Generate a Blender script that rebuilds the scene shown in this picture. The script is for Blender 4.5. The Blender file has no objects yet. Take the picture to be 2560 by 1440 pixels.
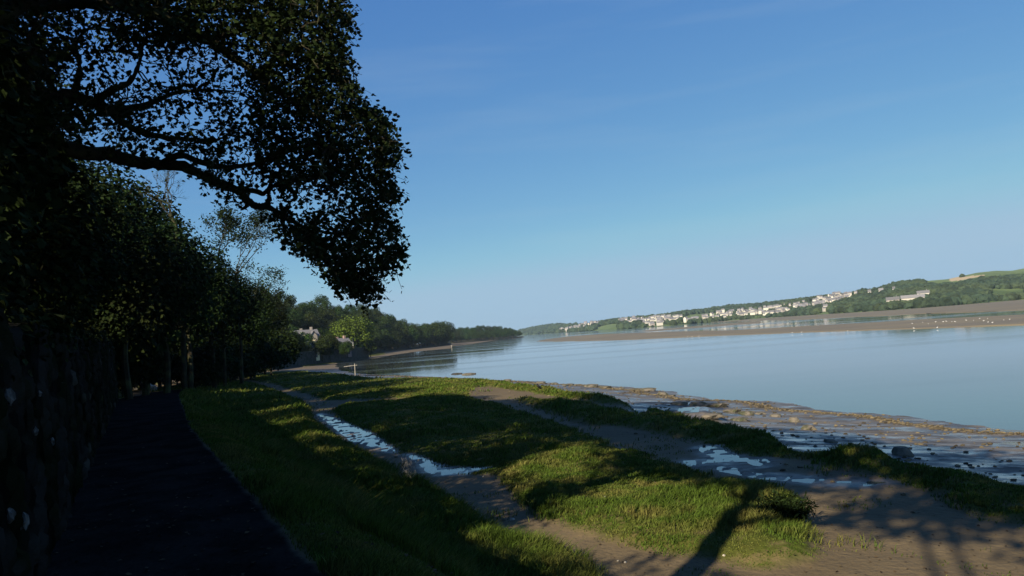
import bpy, math, random
import numpy as np
from mathutils import Vector, Matrix, kdtree
R = math.radians
random.seed(7); RNG = np.random.default_rng(7)
SC = bpy.context.scene
COL = SC.collection

# ------------------------------------------------------------------ camera
EYE = 5.0                       # metres above the water, which lies at z = 0
PITCH, ROLL, FPX = R(3.49), R(4.4), 1920.0
F = np.array([0, math.cos(PITCH), math.sin(PITCH)])
U = np.array([0, -math.sin(PITCH), math.cos(PITCH)])
CR = np.array([1, 0, 0]) * math.cos(ROLL) - U * math.sin(ROLL)
CU = U * math.cos(ROLL) + np.array([1, 0, 0]) * math.sin(ROLL)
cam = bpy.data.cameras.new('camera'); cam_o = bpy.data.objects.new('camera', cam); COL.objects.link(cam_o)
cam_o.matrix_world = Matrix(((CR[0], CU[0], -F[0], 0), (CR[1], CU[1], -F[1], 0), (CR[2], CU[2], -F[2], EYE), (0, 0, 0, 1)))
cam.sensor_width = 36; cam.lens = FPX / 2560 * 36; cam.clip_start = 0.1; cam.clip_end = 20000
SC.camera = cam_o
# ------------------------------------------------------------------ light
SUN_EL, SUN_AZ = R(30), R(215)          # azimuth clockwise from +Y (the way the camera looks)
w = bpy.data.worlds.new('World'); SC.world = w; w.use_nodes = True
nt = w.node_tree; nt.nodes.clear()
sky = nt.nodes.new('ShaderNodeTexSky'); sky.sky_type = 'NISHITA'; sky.sun_disc = False
sky.sun_elevation = SUN_EL; sky.sun_rotation = SUN_AZ
sky.air_density = 0.8; sky.dust_density = 0.0; sky.ozone_density = 6.0; sky.altitude = 0
bg = nt.nodes.new('ShaderNodeBackground'); bg.inputs['Strength'].default_value = 0.05
tcw = nt.nodes.new('ShaderNodeTexCoord'); mpw = nt.nodes.new('ShaderNodeMapping'); mpw.inputs['Scale'].default_value = (1.1, 1.1, 12); mpw.inputs['Location'].default_value = (.35, .2, .1)
nzw = nt.nodes.new('ShaderNodeTexNoise'); nzw.inputs['Scale'].default_value = 2.2; nzw.inputs['Detail'].default_value = 6; nzw.inputs['Roughness'].default_value = .55
rpw = nt.nodes.new('ShaderNodeValToRGB'); rpw.color_ramp.elements[0].position = .5; rpw.color_ramp.elements[1].position = .86
rpw.color_ramp.elements[1].color = (.13, .13, .13, 1)
mxw = nt.nodes.new('ShaderNodeMix'); mxw.data_type = 'RGBA'; mxw.inputs[7].default_value = (5.2, 6.2, 6.8, 1)
outw = nt.nodes.new('ShaderNodeOutputWorld')
# the evening air over the estuary: the sky's own colours, flattened towards the horizon, channel by channel
sep = nt.nodes.new('ShaderNodeSeparateColor'); cmb = nt.nodes.new('ShaderNodeCombineColor'); nt.links.new(sky.outputs[0], sep.inputs[0])
for k, (g_, a_, cap) in enumerate(((.9, 8.2, 3.6), (.7, 8.1, 5.35), (.314, 7.35, 7.0))):
    m1 = nt.nodes.new('ShaderNodeMath'); m1.operation = 'MULTIPLY'; m1.inputs[1].default_value = .105; m2 = nt.nodes.new('ShaderNodeMath'); m2.operation = 'POWER'; m2.inputs[1].default_value = g_
    m3 = nt.nodes.new('ShaderNodeMath'); m3.operation = 'MULTIPLY'; m3.inputs[1].default_value = a_
    nt.links.new(sep.outputs[k], m1.inputs[0]); nt.links.new(m1.outputs[0], m2.inputs[0]); nt.links.new(m2.outputs[0], m3.inputs[0]); m4 = nt.nodes.new('ShaderNodeMath'); m4.operation = 'SMOOTH_MIN'; m4.inputs[1].default_value = cap; m4.inputs[2].default_value = .6; nt.links.new(m3.outputs[0], m4.inputs[0]); nt.links.new(m4.outputs[0], cmb.inputs[k])
for a, b in ((tcw.outputs['Generated'], mpw.inputs[0]), (mpw.outputs[0], nzw.inputs['Vector']), (nzw.outputs[0], rpw.inputs[0]),
             (rpw.outputs[0], mxw.inputs[0]), (cmb.outputs[0], mxw.inputs[6]), (mxw.outputs[2], bg.inputs[0]), (bg.outputs[0], outw.inputs[0])):
    nt.links.new(a, b)
sl = bpy.data.lights.new('sun', 'SUN'); sl.energy = 5.0; sl.angle = R(.53); sl.color = (1, .86, .66)
so = bpy.data.objects.new('sun', sl); COL.objects.link(so)
SUNV = Vector((math.sin(SUN_AZ) * math.cos(SUN_EL), math.cos(SUN_AZ) * math.cos(SUN_EL), math.sin(SUN_EL)))
so.rotation_euler = SUNV.to_track_quat('Z', 'Y').to_euler()
SC.view_settings.view_transform = 'Standard'; SC.view_settings.look = 'None'; SC.view_settings.gamma = 1
SC.view_settings.exposure = 1.0
SC.cycles.max_bounces = 6; SC.cycles.diffuse_bounces = 2; SC.cycles.volume_bounces = 0; SC.cycles.transparent_max_bounces = 4
SC.cycles.use_denoising = True
QUICK = False

# ------------------------------------------------------------------ geometry helpers
def ray(u, v):
    return F * FPX + CR * (u - 1280) + CU * (720 - v)
def at(u, v, z=0.0):            # where the line of sight through a photo pixel meets height z
    d = ray(u, v); k = (z - EYE) / min(d[2], -1e-3)
    return np.array([d[0] * k, d[1] * k, z])
def pt(u, v, dist):             # point on that line at a forward distance
    d = ray(u, v); k = dist / d[1]
    return np.array([d[0] * k, d[1] * k, EYE + d[2] * k])
def hor(u): return 835 - 0.0769 * (u - 1310)
PD = np.array([-math.sin(R(26.5)), math.cos(R(26.5))]); PN = np.array([math.cos(R(26.5)), math.sin(R(26.5))])
def st(s, t): return PD * s + PN * t     # along / across the promenade
def to_st(x, y): return x * PD[0] + y * PD[1], x * PN[0] + y * PN[1]
def sstep(a, b, x):
    k = np.clip((x - a) / (b - a), 0, 1); return k * k * (3 - 2 * k)

class MB:                        # collects verts and faces of several sizes into one mesh
    def __init__(self): self.V = []; self.n = 0; self.F = []; self.A = []
    def add(self, V, Fs, mat=0, var=None):
        V = np.asarray(V, float).reshape(-1, 3)
        if not isinstance(Fs, list) or (Fs and not hasattr(Fs[0][0], '__len__')): Fs = [Fs]
        for f in Fs:
            f = np.asarray(f, int); self.F.append((f + self.n, mat))
        self.V.append(V); self.n += len(V)
        self.A.append(np.zeros(len(V)) if var is None else np.broadcast_to(np.asarray(var, float), (len(V),)))
    def mesh(self, name, mats, smooth=False):
        me = bpy.data.meshes.new(name)
        V = np.concatenate(self.V); lens = np.concatenate([np.full(len(f), f.shape[1]) for f, m in self.F])
        loops = np.concatenate([f.ravel() for f, m in self.F]); mi = np.concatenate([np.full(len(f), m) for f, m in self.F])
        me.vertices.add(len(V)); me.vertices.foreach_set('co', V.ravel().astype(np.float32))
        me.loops.add(len(loops)); me.loops.foreach_set('vertex_index', loops.astype(np.int32))
        me.polygons.add(len(lens)); st_ = np.concatenate([[0], np.cumsum(lens)[:-1]])
        me.polygons.foreach_set('loop_start', st_.astype(np.int32)); me.polygons.foreach_set('loop_total', lens.astype(np.int32))
        me.polygons.foreach_set('material_index', mi.astype(np.int32))
        me.polygons.foreach_set('use_smooth', np.full(len(lens), smooth))
        for m in (mats if isinstance(mats, (list, tuple)) else [mats]): me.materials.append(m)
        a = me.attributes.new('var', 'FLOAT', 'POINT'); a.data.foreach_set('value', np.concatenate(self.A).astype(np.float32))
        me.update(calc_edges=True); me.validate()
        return me
    def build(self, name, mats, parent=None, smooth=False):
        o = bpy.data.objects.new(name, self.mesh(name, mats, smooth)); COL.objects.link(o)
        if parent: o.parent = parent
        return o
def box(mb, c, size, rz=0, mat=0, var=None):
    x, y, z = np.array(size) / 2
    V = np.array([[i, j, k] for i in (-x, x) for j in (-y, y) for k in (-z, z)])
    cz, sz = math.cos(rz), math.sin(rz)
    V = np.stack([V[:, 0] * cz - V[:, 1] * sz, V[:, 0] * sz + V[:, 1] * cz, V[:, 2]], 1) + np.array(c)
    mb.add(V, [(0, 1, 3, 2), (4, 6, 7, 5), (0, 4, 5, 1), (2, 3, 7, 6), (0, 2, 6, 4), (1, 5, 7, 3)], mat, var)
def tube(mb, P, r, n=8, mat=0, cap=True, var=None):
    P = np.asarray(P, float); r = np.broadcast_to(np.asarray(r, float), (len(P),))
    T = np.gradient(P, axis=0); T /= np.linalg.norm(T, axis=1)[:, None] + 1e-9
    ref = np.array([0, 0, 1.0]) if abs(T[:, 2]).mean() < .8 else np.array([1.0, 0, 0])
    A = np.cross(T, ref); A /= np.linalg.norm(A, axis=1)[:, None] + 1e-9; B = np.cross(T, A)
    th = np.linspace(0, 2 * math.pi, n, endpoint=False)
    V = (P[:, None] + r[:, None, None] * (np.cos(th)[None, :, None] * A[:, None] + np.sin(th)[None, :, None] * B[:, None])).reshape(-1, 3)
    i = np.arange(len(P) - 1)[:, None] * n; j = np.arange(n)[None]; k = (j + 1) % n
    Fq = np.stack([i + j, i + k, i + n + k, i + n + j], -1).reshape(-1, 4)
    fs = [Fq]
    mb.add(V, fs, mat, var)
    if cap: mb.F.append((np.array([list(range(n))[::-1]]) + mb.n - len(V), mat)); mb.F.append((np.array([list(range(n))]) + mb.n - n, mat))
def smooth_line(P, k=6):         # Catmull-Rom
    P = np.asarray(P, float); Q = np.vstack([2 * P[0] - P[1], P, 2 * P[-1] - P[-2]]); out = []
    for i in range(1, len(Q) - 2):
        for t in np.linspace(0, 1, k, endpoint=False):
            out.append(.5 * ((2 * Q[i]) + (-Q[i - 1] + Q[i + 1]) * t + (2 * Q[i - 1] - 5 * Q[i] + 4 * Q[i + 1] - Q[i + 2]) * t * t + (-Q[i - 1] + 3 * Q[i] - 3 * Q[i + 1] + Q[i + 2]) * t ** 3))
    return np.vstack(out + [P[-1]])
def tag(o, label=None, cat=None, group=None, kind=None):
    for k, v in (('label', label), ('category', cat), ('group', group), ('kind', kind)):
        if v: o[k] = v
    return o
def empty(name, loc, label, cat, group=None, rz=0):
    o = bpy.data.objects.new(name, None); COL.objects.link(o); o.location = Vector(loc); o.rotation_euler.z = rz
    o.empty_display_size = .2
    return tag(o, label, cat, group)
def kids(o): return [c for c in COL.objects if c.parent == o]
def dup(o, ch, loc, rz=0, scale=(1, 1, 1), label=None, group=None):
    c = o.copy(); COL.objects.link(c); c.location = Vector(loc); c.rotation_euler = (0, 0, rz); c.scale = scale
    if label: c['label'] = label
    if group: c['group'] = group
    for k in ch:
        d = k.copy(); COL.objects.link(d); d.parent = c
    return c
def inpoly(X, Y, P):
    P = np.asarray(P)[:, :2]; c = np.zeros(X.shape, bool); j = len(P) - 1
    for i in range(len(P)):
        xi, yi = P[i]; xj, yj = P[j]
        m = ((yi > Y) != (yj > Y)) & (X < (xj - xi) * (Y - yi) / ((yj - yi) + 1e-12) + xi); c ^= m; j = i
    return c
def dist_line(X, Y, P, closed=False):
    P = np.asarray(P)[:, :2]; D = np.full(X.shape, 1e9); n = len(P)
    for i in range(n if closed else n - 1):
        a, b = P[i], P[(i + 1) % n]; ab = b - a; L = (ab ** 2).sum() + 1e-12
        k = np.clip(((X - a[0]) * ab[0] + (Y - a[1]) * ab[1]) / L, 0, 1)
        D = np.minimum(D, (X - a[0] - k * ab[0]) ** 2 + (Y - a[1] - k * ab[1]) ** 2)
    return np.sqrt(D)
def sdist(X, Y, P):              # positive inside
    d = dist_line(X, Y, P, True); return np.where(inpoly(X, Y, P), d, -d)
_tab = RNG.random((257, 257)); _tab[256] = _tab[0]; _tab[:, 256] = _tab[:, 0]
def vnoise(X, Y):
    xi = np.floor(X).astype(int); yi = np.floor(Y).astype(int); fx = X - xi; fy = Y - yi; xi &= 255; yi &= 255
    fx = fx * fx * (3 - 2 * fx); fy = fy * fy * (3 - 2 * fy)
    return (_tab[xi, yi] * (1 - fx) + _tab[xi + 1, yi] * fx) * (1 - fy) + (_tab[xi, yi + 1] * (1 - fx) + _tab[xi + 1, yi + 1] * fx) * fy
def fbm(X, Y, o=4):
    s = 0; a = .5
    for k in range(o): s = s + a * vnoise(X * 2 ** k + 17 * k, Y * 2 ** k + 31 * k); a /= 2
    return s / (1 - .5 ** o)

# ------------------------------------------------------------------ materials
def mat(name, col, rough=.9, spec=.3, noise=None, bump=None, obj_var=0, var_amp=0, sheen=None, trans=0):
    """noise = (scale, other colour, lo, hi); bump = (scale, strength, distance)"""
    m = bpy.data.materials.new(name); m.use_nodes = True; t = m.node_tree; N = t.nodes; L = t.links
    b = N['Principled BSDF']; b.inputs['Roughness'].default_value = rough; b.inputs['Specular IOR Level'].default_value = spec
    c = N.new('ShaderNodeRGB'); c.outputs[0].default_value = (*col, 1); out = c.outputs[0]
    geo = N.new('ShaderNodeNewGeometry')
    if noise:
        n = N.new('ShaderNodeTexNoise'); n.inputs['Scale'].default_value = noise[0]; n.inputs['Detail'].default_value = 6
        L.new(geo.outputs['Position'], n.inputs['Vector'])
        r = N.new('ShaderNodeMapRange'); r.inputs[1].default_value = noise[2]; r.inputs[2].default_value = noise[3]; L.new(n.outputs[0], r.inputs[0])
        x = N.new('ShaderNodeMix'); x.data_type = 'RGBA'; L.new(r.outputs[0], x.inputs[0]); L.new(out, x.inputs[6]); x.inputs[7].default_value = (*noise[1], 1); out = x.outputs[2]
    if obj_var:
        oi = N.new('ShaderNodeObjectInfo'); r = N.new('ShaderNodeMapRange'); r.inputs[3].default_value = 1 - obj_var; r.inputs[4].default_value = 1 + obj_var
        L.new(oi.outputs['Random'], r.inputs[0]); h = N.new('ShaderNodeHueSaturation'); L.new(r.outputs[0], h.inputs['Value'])
        r2 = N.new('ShaderNodeMapRange'); r2.inputs[3].default_value = .47; r2.inputs[4].default_value = .53; L.new(oi.outputs['Random'], r2.inputs[0]); L.new(r2.outputs[0], h.inputs['Hue'])
        L.new(out, h.inputs['Color']); out = h.outputs[0]
    if var_amp:
        a = N.new('ShaderNodeAttribute'); a.attribute_name = 'var'; r = N.new('ShaderNodeMapRange'); r.inputs[3].default_value = 1 - var_amp; r.inputs[4].default_value = 1 + var_amp
        L.new(a.outputs['Fac'], r.inputs[0]); h = N.new('ShaderNodeHueSaturation'); L.new(r.outputs[0], h.inputs['Value']); L.new(out, h.inputs['Color']); out = h.outputs[0]
    L.new(out, b.inputs['Base Color'])
    if bump:
        n = N.new('ShaderNodeTexNoise'); n.inputs['Scale'].default_value = bump[0]; n.inputs['Detail'].default_value = 8; L.new(geo.outputs['Position'], n.inputs['Vector'])
        bb = N.new('ShaderNodeBump'); bb.inputs['Strength'].default_value = bump[1]; bb.inputs['Distance'].default_value = bump[2]
        L.new(n.outputs[0], bb.inputs['Height']); L.new(bb.outputs[0], b.inputs['Normal'])
    if trans:
        tr = N.new('ShaderNodeBsdfTranslucent'); L.new(out, tr.inputs[0]); mx = N.new('ShaderNodeMixShader'); mx.inputs[0].default_value = trans
        L.new(b.outputs[0], mx.inputs[1]); L.new(tr.outputs[0], mx.inputs[2]); L.new(mx.outputs[0], N['Material Output'].inputs[0])
    return m
M_bark = mat('bark', (.03, .026, .018), .95, .02, (1.5, (.06, .065, .03), .45, .65), (12, .6, .03))
M_syc = mat('sycamore_leaf', (.013, .021, .006), .7, .03, var_amp=.45, trans=.12)
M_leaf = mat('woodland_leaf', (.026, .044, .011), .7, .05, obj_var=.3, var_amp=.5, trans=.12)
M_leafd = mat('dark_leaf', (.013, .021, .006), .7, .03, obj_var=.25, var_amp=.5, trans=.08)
M_leafl = mat('lime_leaf', (.07, .105, .016), .7, .05, var_amp=.5, trans=.12)
M_farwood = mat('far_wood', (.026, .042, .024), .9, .1, (.012, (.034, .048, .022), .45, .6), var_amp=.45)
M_field = mat('field', (.11, .15, .06), .95, .1, (.02, (.085, .12, .05), .4, .6))
M_white = mat('white_render', (.4, .38, .34), .9, .2, obj_var=.3)
M_roof = mat('slate_roof', (.13, .13, .14), .8, .3, obj_var=.3)
M_window = mat('window_glass', (.03, .035, .045), .2, .5)
M_rock = mat('rock', (.13, .115, .09), .95, .2, (3, (.05, .055, .03), .45, .6), (14, .8, .05))
M_stone = mat('pale_stone', (.4, .37, .3), .9, .2, (9, (.25, .22, .17), .4, .6))
M_shingle = mat('shingle', (.085, .07, .042), .9, .2, var_amp=.6)
M_gull = mat('gull_white', (.6, .6, .58), .8, .2)
M_grey = mat('gull_grey', (.35, .37, .4), .8, .2)
M_black = mat('crow_black', (.012, .012, .014), .5, .4)
M_wood = mat('weathered_wood', (.33, .31, .27), .9, .2, (6, (.2, .19, .16), .4, .6))
M_pole = mat('white_paint', (.6, .6, .57), .6, .4)
M_masonry = mat('limestone_masonry', (.07, .065, .055), .95, .2, (1.2, (.03, .035, .022), .4, .6), (6, .8, .06))
M_grassb = mat('grass_blade', (.052, .086, .011), .7, .1, (1.3, (.12, .115, .03), .45, .68), var_amp=.6, trans=.25)

# ------------------------------------------------------------------ lie of the land (world polygons)
def polyz(pix, z): return np.array([at(u, v, z)[:2] for u, v in pix])
shore = [at(u, v, 0)[:2] for u, v in [(2560, 1075), (2460, 1062), (2400, 1061), (2330, 1050), (2250, 1042), (2150, 1032), (2050, 1022), (1960, 1010), (1860, 1001), (1760, 993), (1690, 986),
         (1640, 974), (1560, 968), (1480, 964), (1400, 960), (1350, 955), (1280, 952), (1200, 947), (1110, 943), (1020, 941), (940, 938), (880, 933), (850, 926), (840, 916), (842, 906), (880, 899),
         (939, 896), (992, 886), (1057, 877), (1128, 871), (1133, 865), (1165, 862), (1198, 857), (1254, 848), (1285, 846), (1312, 842.5)]]
rag = []
for a, b in zip(shore[:-1], shore[1:]):
    L = np.linalg.norm(b - a); n = max(2, min(14, int(L / 1.2)))
    for k in range(n):
        p = a + (b - a) * k / n; q = np.array([-(b - a)[1], (b - a)[0]]) / L
        rag.append(p + q * (fbm(np.array([p[0] * .25]), np.array([p[1] * .25]), 3)[0] - .5) * min(2.2, np.linalg.norm(p) * .05))
tip = shore[-1]
LAND = np.array([[1500, -400], [200, -40], [55, 12], [30, 22.5]] + [list(p) for p in rag] + [list(tip), [tip[0] - 60, tip[1] + 200], [-400, 2600], [-3000, 2600], [-3000, -1500], [1500, -1500]])
MARSH = np.vstack([polyz([(2560, 1205), (2450, 1190), (2330, 1168), (2250, 1148), (2170, 1133), (2100, 1126), (2050, 1130), (1990, 1118), (1985, 1100), (1950, 1080), (1880, 1072), (1800, 1050), (1740, 1042),
         (1690, 1036), (1600, 1030), (1590, 1003), (1540, 992), (1450, 976), (1380, 965), (1330, 958), (1250, 951), (1200, 944), (1100, 940), (1000, 942), (940, 944), (900, 938), (850, 932), (760, 926), (660, 922)], 1.6),
         [st(150, 10), st(200, -50), [-900, 500], [-900, -900], [900, -900], [40, 2]]])
GR = {
 'bank': polyz([(1700, 1640), (1500, 1460), (1480, 1405), (1350, 1362), (1230, 1310), (1150, 1262), (1080, 1218), (1000, 1182), (940, 1140), (900, 1118), (840, 1082), (790, 1052), (765, 1012), (720, 988),
         (650, 962), (570, 948), (530, 938), (480, 945), (430, 970), (440, 1000), (600, 1180), (860, 1500), (900, 1700)], 1.75),
 'island': polyz([(830, 1022), (860, 1012), (900, 1004), (1000, 997), (1100, 992), (1180, 991), (1230, 1000), (1280, 1015), (1350, 1040), (1400, 1056), (1470, 1082), (1500, 1094), (1560, 1117), (1620, 1130),
         (1680, 1141), (1730, 1162), (1790, 1192), (1880, 1204), (1950, 1218), (1990, 1245), (2005, 1290), (2040, 1330), (2030, 1375), (1960, 1400), (1880, 1404), (1750, 1384), (1600, 1356), (1450, 1312),
         (1350, 1274), (1300, 1236), (1262, 1200), (1225, 1175), (1150, 1172), (1100, 1158), (1050, 1142), (1000, 1125), (950, 1094), (900, 1070), (850, 1047)], 1.75),
 'strip': polyz([(1540, 1065), (1600, 1045), (1640, 1038), (1700, 1043), (1800, 1053), (1880, 1074), (1950, 1083), (1985, 1103), (1990, 1122), (2050, 1133), (2100, 1128), (2170, 1136), (2250, 1151), (2330, 1171),
         (2450, 1193), (2560, 1208), (2800, 1250), (2800, 1345), (2560, 1298), (2480, 1292), (2420, 1266), (2350, 1232), (2200, 1190), (2050, 1151), (1950, 1139), (1850, 1126), (1780, 1106), (1700, 1086), (1620, 1074)], 1.7),
 'tongue': polyz([(1285, 996), (1400, 1000), (1500, 1016), (1600, 1036), (1604, 1050), (1540, 1062), (1480, 1062), (1430, 1046), (1350, 1020)], 1.7),
 'clump': polyz([(1598, 1010), (1620, 1003), (1670, 1003), (1692, 1012), (1690, 1026), (1630, 1027), (1600, 1020)], 1.6),
 'far': polyz([(590, 936), (680, 929), (760, 927), (850, 933), (905, 939), (940, 946), (1000, 943), (1100, 941), (1200, 945), (1250, 952), (1330, 959), (1450, 977), (1540, 993), (1592, 1004), (1500, 1003), (1400, 987),
         (1300, 973), (1225, 961), (1185, 964), (1165, 990), (1050, 994), (900, 996), (820, 1000), (780, 985), (730, 975), (700, 962), (620, 946)], 1.75),
 'bay': polyz([(720, 905), (780, 893), (860, 886), (960, 877), (960, 880), (900, 887), (840, 897), (760, 907)], 1.5),
}
PUD = [([(797, 1036), (842, 1048), (885, 1068), (935, 1086), (955, 1104), (990, 1130), (960, 1126), (915, 1110), (880, 1102), (855, 1082), (825, 1058)], 1.60),
       ([(1018, 1134), (1060, 1148), (1105, 1166), (1150, 1170), (1220, 1169), (1165, 1184), (1100, 1187), (1075, 1180), (1052, 1160)], 1.60),
       ([(1745, 1120), (1792, 1115), (1806, 1128), (1855, 1145), (1920, 1150), (1915, 1169), (1800, 1171), (1725, 1169), (1715, 1153), (1785, 1150), (1770, 1134)], 1.52),
       ([(1800, 1166), (1900, 1186), (2000, 1194), (2100, 1204), (2210, 1205), (2160, 1214), (2090, 1214), (2000, 1203), (1900, 1195), (1800, 1176)], 1.50),
       ([(1692, 1020), (1745, 1018), (1742, 1030), (1700, 1031)], 1.35)]
PUDW = [(polyz(p, 1.63 if z > 1.4 else 1.2), 1.63 if z > 1.4 else 1.2) for p, z in PUD]
ASPH = np.array([st(-30, -.9), st(-30, 1.15), st(0, 1.15), st(20, 1.2), st(40, 1.9), st(60, 3.2), st(92, 5.2), st(92, .8), st(60, -.2), st(42, -.9)])

def path_z(s): return 3.35 - 1.5 * sstep(36, 92, s)
def heights(X, Y):
    """ground height and the masks grass, wet, paved, shingle"""
    r = np.hypot(X, Y); s, t = to_st(X, Y)
    land = sdist(X, Y, LAND); marsh = sdist(X, Y, MARSH)
    n1 = fbm(X * .35, Y * .35); n2 = fbm(X * 1.3 + 9, Y * 1.3); n3 = fbm(X * 4, Y * 4, 3)
    flat = 1.2 * np.clip(land, 0, None) / (np.clip(land, 0, None) + np.clip(-marsh, 0, None) * 1.15 + .4)
    h = np.where(land > 0, flat + (n2 - .5) * .07, np.maximum(land * .06, -1.2))
    shing = np.exp(-((land - 2.0 - r * .012) / (.3 + r * .008)) ** 2) * (r < 130) * (r > 20)
    h += shing * .06 * (.4 + n3)
    m = sstep(-.15, .8, marsh)
    hm = 1.66 + (n1 - .5) * .16 + (n3 - .5) * .02 - .0012 * np.clip(t - 8, 0, 60) * 4
    h = h * (1 - m) + hm * m
    G = np.zeros_like(X)
    for k, P in GR.items():
        e = sdist(X, Y, P) + (n2 - .5) * (.5 if k != 'bank' else .8) + (n3 - .5) * .35 * (.6 + .02 * r)
        g = sstep(-.12, .22, e); lift = {'bank': .2, 'island': .1, 'strip': .2, 'tongue': .2, 'clump': .3, 'far': .12, 'bay': .2}[k]
        hg = lift * sstep(-.1, .7, e) * (.6 + .8 * n2)
        h = h + hg * (land > 0); G = np.maximum(G, g)
    # lumps of turf in the island and the far edge
    h += G * sstep(.5, .75, fbm(X * .55 + 40, Y * .55)) * .1 * sstep(3, 7, r)
    wet = np.zeros_like(X)
    for P, z in PUDW:
        e = sdist(X, Y, P) + (n3 - .5) * .22
        k = sstep(-1.3, -.25, e); h = h * (1 - k) + (z + .012 + (n3 - .5) * .02) * k
        k = sstep(-.2, .1, e); h = h * (1 - k) + (z - .03 + sstep(.47, .62, n3) * .05) * k; G *= 1 - sstep(-.25, 0, e); wet = np.maximum(wet, sstep(-.5, 0, e) * .8)
    # mud flat is wet in patches
    wet = np.maximum(wet, (1 - m) * sstep(-1, 0, land) * (1 - .85 * sstep(130, 220, r)))
    h = h + (land > 0) * sstep(150, 260, r) * np.clip(land * .012, 0, 1.5)
    # promenade, its bank and the higher ground behind the wall
    pz = path_z(s); on = (s > -200) & (s < 125)
    bank_w = 3.0
    k = sstep(1.25 + bank_w, 1.35, t - np.clip((s - 36) * .075, 0, 4.2)) * sstep(128, 96, s)
    h = np.where((land > 0), h * (1 - k) + (pz + G * 0 + (n3 - .5) * .03) * k, h)
    tw = -.95
    kb = sstep(tw, tw - 1.0, t) * sstep(150, 80, s)
    h = h + kb * (.9 + np.clip(-t - 2, 0, 60) * .16 + (n1 - .5) * .6)
    G = np.maximum(G, sstep(1.16, 1.26, t) * k * (1 - sstep(90, 110, s)))
    ea = sdist(X, Y, ASPH) + (n3 - .5) * .12; pave = sstep(-.04, .05, ea)
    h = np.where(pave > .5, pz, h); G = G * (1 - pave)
    G = np.maximum(G, kb)
    # inland of the bay
    return h, G, wet * (1 - pave), pave, shing * (1 - m)

# ------------------------------------------------------------------ ground sheet
th = np.concatenate([np.linspace(-180, -39, 60, endpoint=False), np.linspace(-39, 39, 760 if not QUICK else 300, endpoint=False), np.linspace(39, 180, 60, endpoint=False)])
rr = np.concatenate([[0.0], np.geomspace(1.2, 1700, 560 if not QUICK else 240)])
TH, RR = np.meshgrid(np.radians(th), rr, indexing='ij')
X = np.sin(TH) * RR; Y = np.cos(TH) * RR
Z, G, W, PV, SH = heights(X, Y)
nt_, nr = X.shape
i = np.arange(nt_)[:, None]; j = np.arange(nr - 1)[None]; i2 = (i + 1) % nt_
Fq = np.stack([i * nr + j, i * nr + j + 1, i2 * nr + j + 1, i2 * nr + j], -1).reshape(-1, 4)
gm = MB(); gm.add(np.stack([X, Y, Z], -1).reshape(-1, 3), [Fq])

mg = bpy.data.materials.new('ground'); mg.use_nodes = True; t = mg.node_tree; N = t.nodes; L = t.links; B = N['Principled BSDF']
geo = N.new('ShaderNodeNewGeometry')
def att(n):
    a = N.new('ShaderNodeAttribute'); a.attribute_name = n; return a.outputs['Fac']
def noi(sc, det=6, vec=None, rough=.55):
    n = N.new('ShaderNodeTexNoise'); n.inputs['Scale'].default_value = sc; n.inputs['Detail'].default_value = det; n.inputs['Roughness'].default_value = rough
    L.new(vec or geo.outputs['Position'], n.inputs['Vector']); return n.outputs[0]
def rng(x, a, b, c=0, d=1):
    r = N.new('ShaderNodeMapRange'); L.new(x, r.inputs[0])
    for k, v in zip((1, 2, 3, 4), (a, b, c, d)): r.inputs[k].default_value = v
    return r.outputs[0]
def mixc(f, a, b):
    x = N.new('ShaderNodeMix'); x.data_type = 'RGBA'
    for s_, v in ((0, f), (6, a), (7, b)):
        if isinstance(v, tuple): x.inputs[s_].default_value = (*v, 1)
        elif isinstance(v, float): x.inputs[s_].default_value = v
        else: L.new(v, x.inputs[s_])
    return x.outputs[2]
def mth(op, a, b):
    x = N.new('ShaderNodeMath'); x.operation = op; x.use_clamp = True
    for k, v in enumerate((a, b)):
        if isinstance(v, (int, float)): x.inputs[k].default_value = v
        else: L.new(v, x.inputs[k])
    return x.outputs[0]
gA, wA, pA, sA = att('grass'), att('wet'), att('paved'), att('shingle')
sand = mixc(rng(noi(.6), .35, .65), (.118, .09, .05), (.088, .068, .038))
sand = mixc(rng(noi(14, 3), .6, .72), sand, (.07, .055, .035))
mp = N.new('ShaderNodeMapping'); mp.inputs['Rotation'].default_value = (0, 0, R(8)); mp.inputs['Scale'].default_value = (.5, 1.0, 1); L.new(geo.outputs['Position'], mp.inputs[0])
pool = rng(noi(.9, 9, mp.outputs[0], .72), .4, .6)              # films of water lying on the mud
mudc = mixc(rng(noi(1.1, 6, mp.outputs[0]), .42, .6), (.12, .108, .09), (.05, .047, .044))
sand = mixc(wA, sand, mudc)
grs = mixc(rng(noi(.45), .38, .62), (.045, .062, .011), (.078, .075, .02))
grs = mixc(rng(noi(2.3), .52, .68), grs, (.12, .095, .045))
c = mixc(gA, sand, grs)
c = mixc(sA, c, mixc(rng(noi(7, 3), .45, .55), (.13, .105, .065), (.05, .042, .028)))
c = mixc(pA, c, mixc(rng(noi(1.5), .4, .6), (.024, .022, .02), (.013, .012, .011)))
L.new(c, B.inputs['Base Color'])
wp = mth('MULTIPLY', wA, pool); wp = mth('MULTIPLY', wp, mth('SUBTRACT', 1, sA)); wp = mth('MULTIPLY', wp, mth('SUBTRACT', 1, gA))
L.new(rng(wp, 0, 1, .8, .14), B.inputs['Roughness'])
spc = mth('MULTIPLY', rng(wp, 0, 1, .12, .7), mth('SUBTRACT', 1, pA)); spc = mth('MULTIPLY', spc, rng(gA, 0, 1, 1, .1)); L.new(spc, B.inputs['Specular IOR Level'])
bmp = N.new('ShaderNodeBump'); bmp.inputs['Distance'].default_value = .05
L.new(rng(wp, 0, .8, .7, .02), bmp.inputs['Strength']); L.new(noi(9, 8), bmp.inputs['Height']); L.new(bmp.outputs[0], B.inputs['Normal'])
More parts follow.
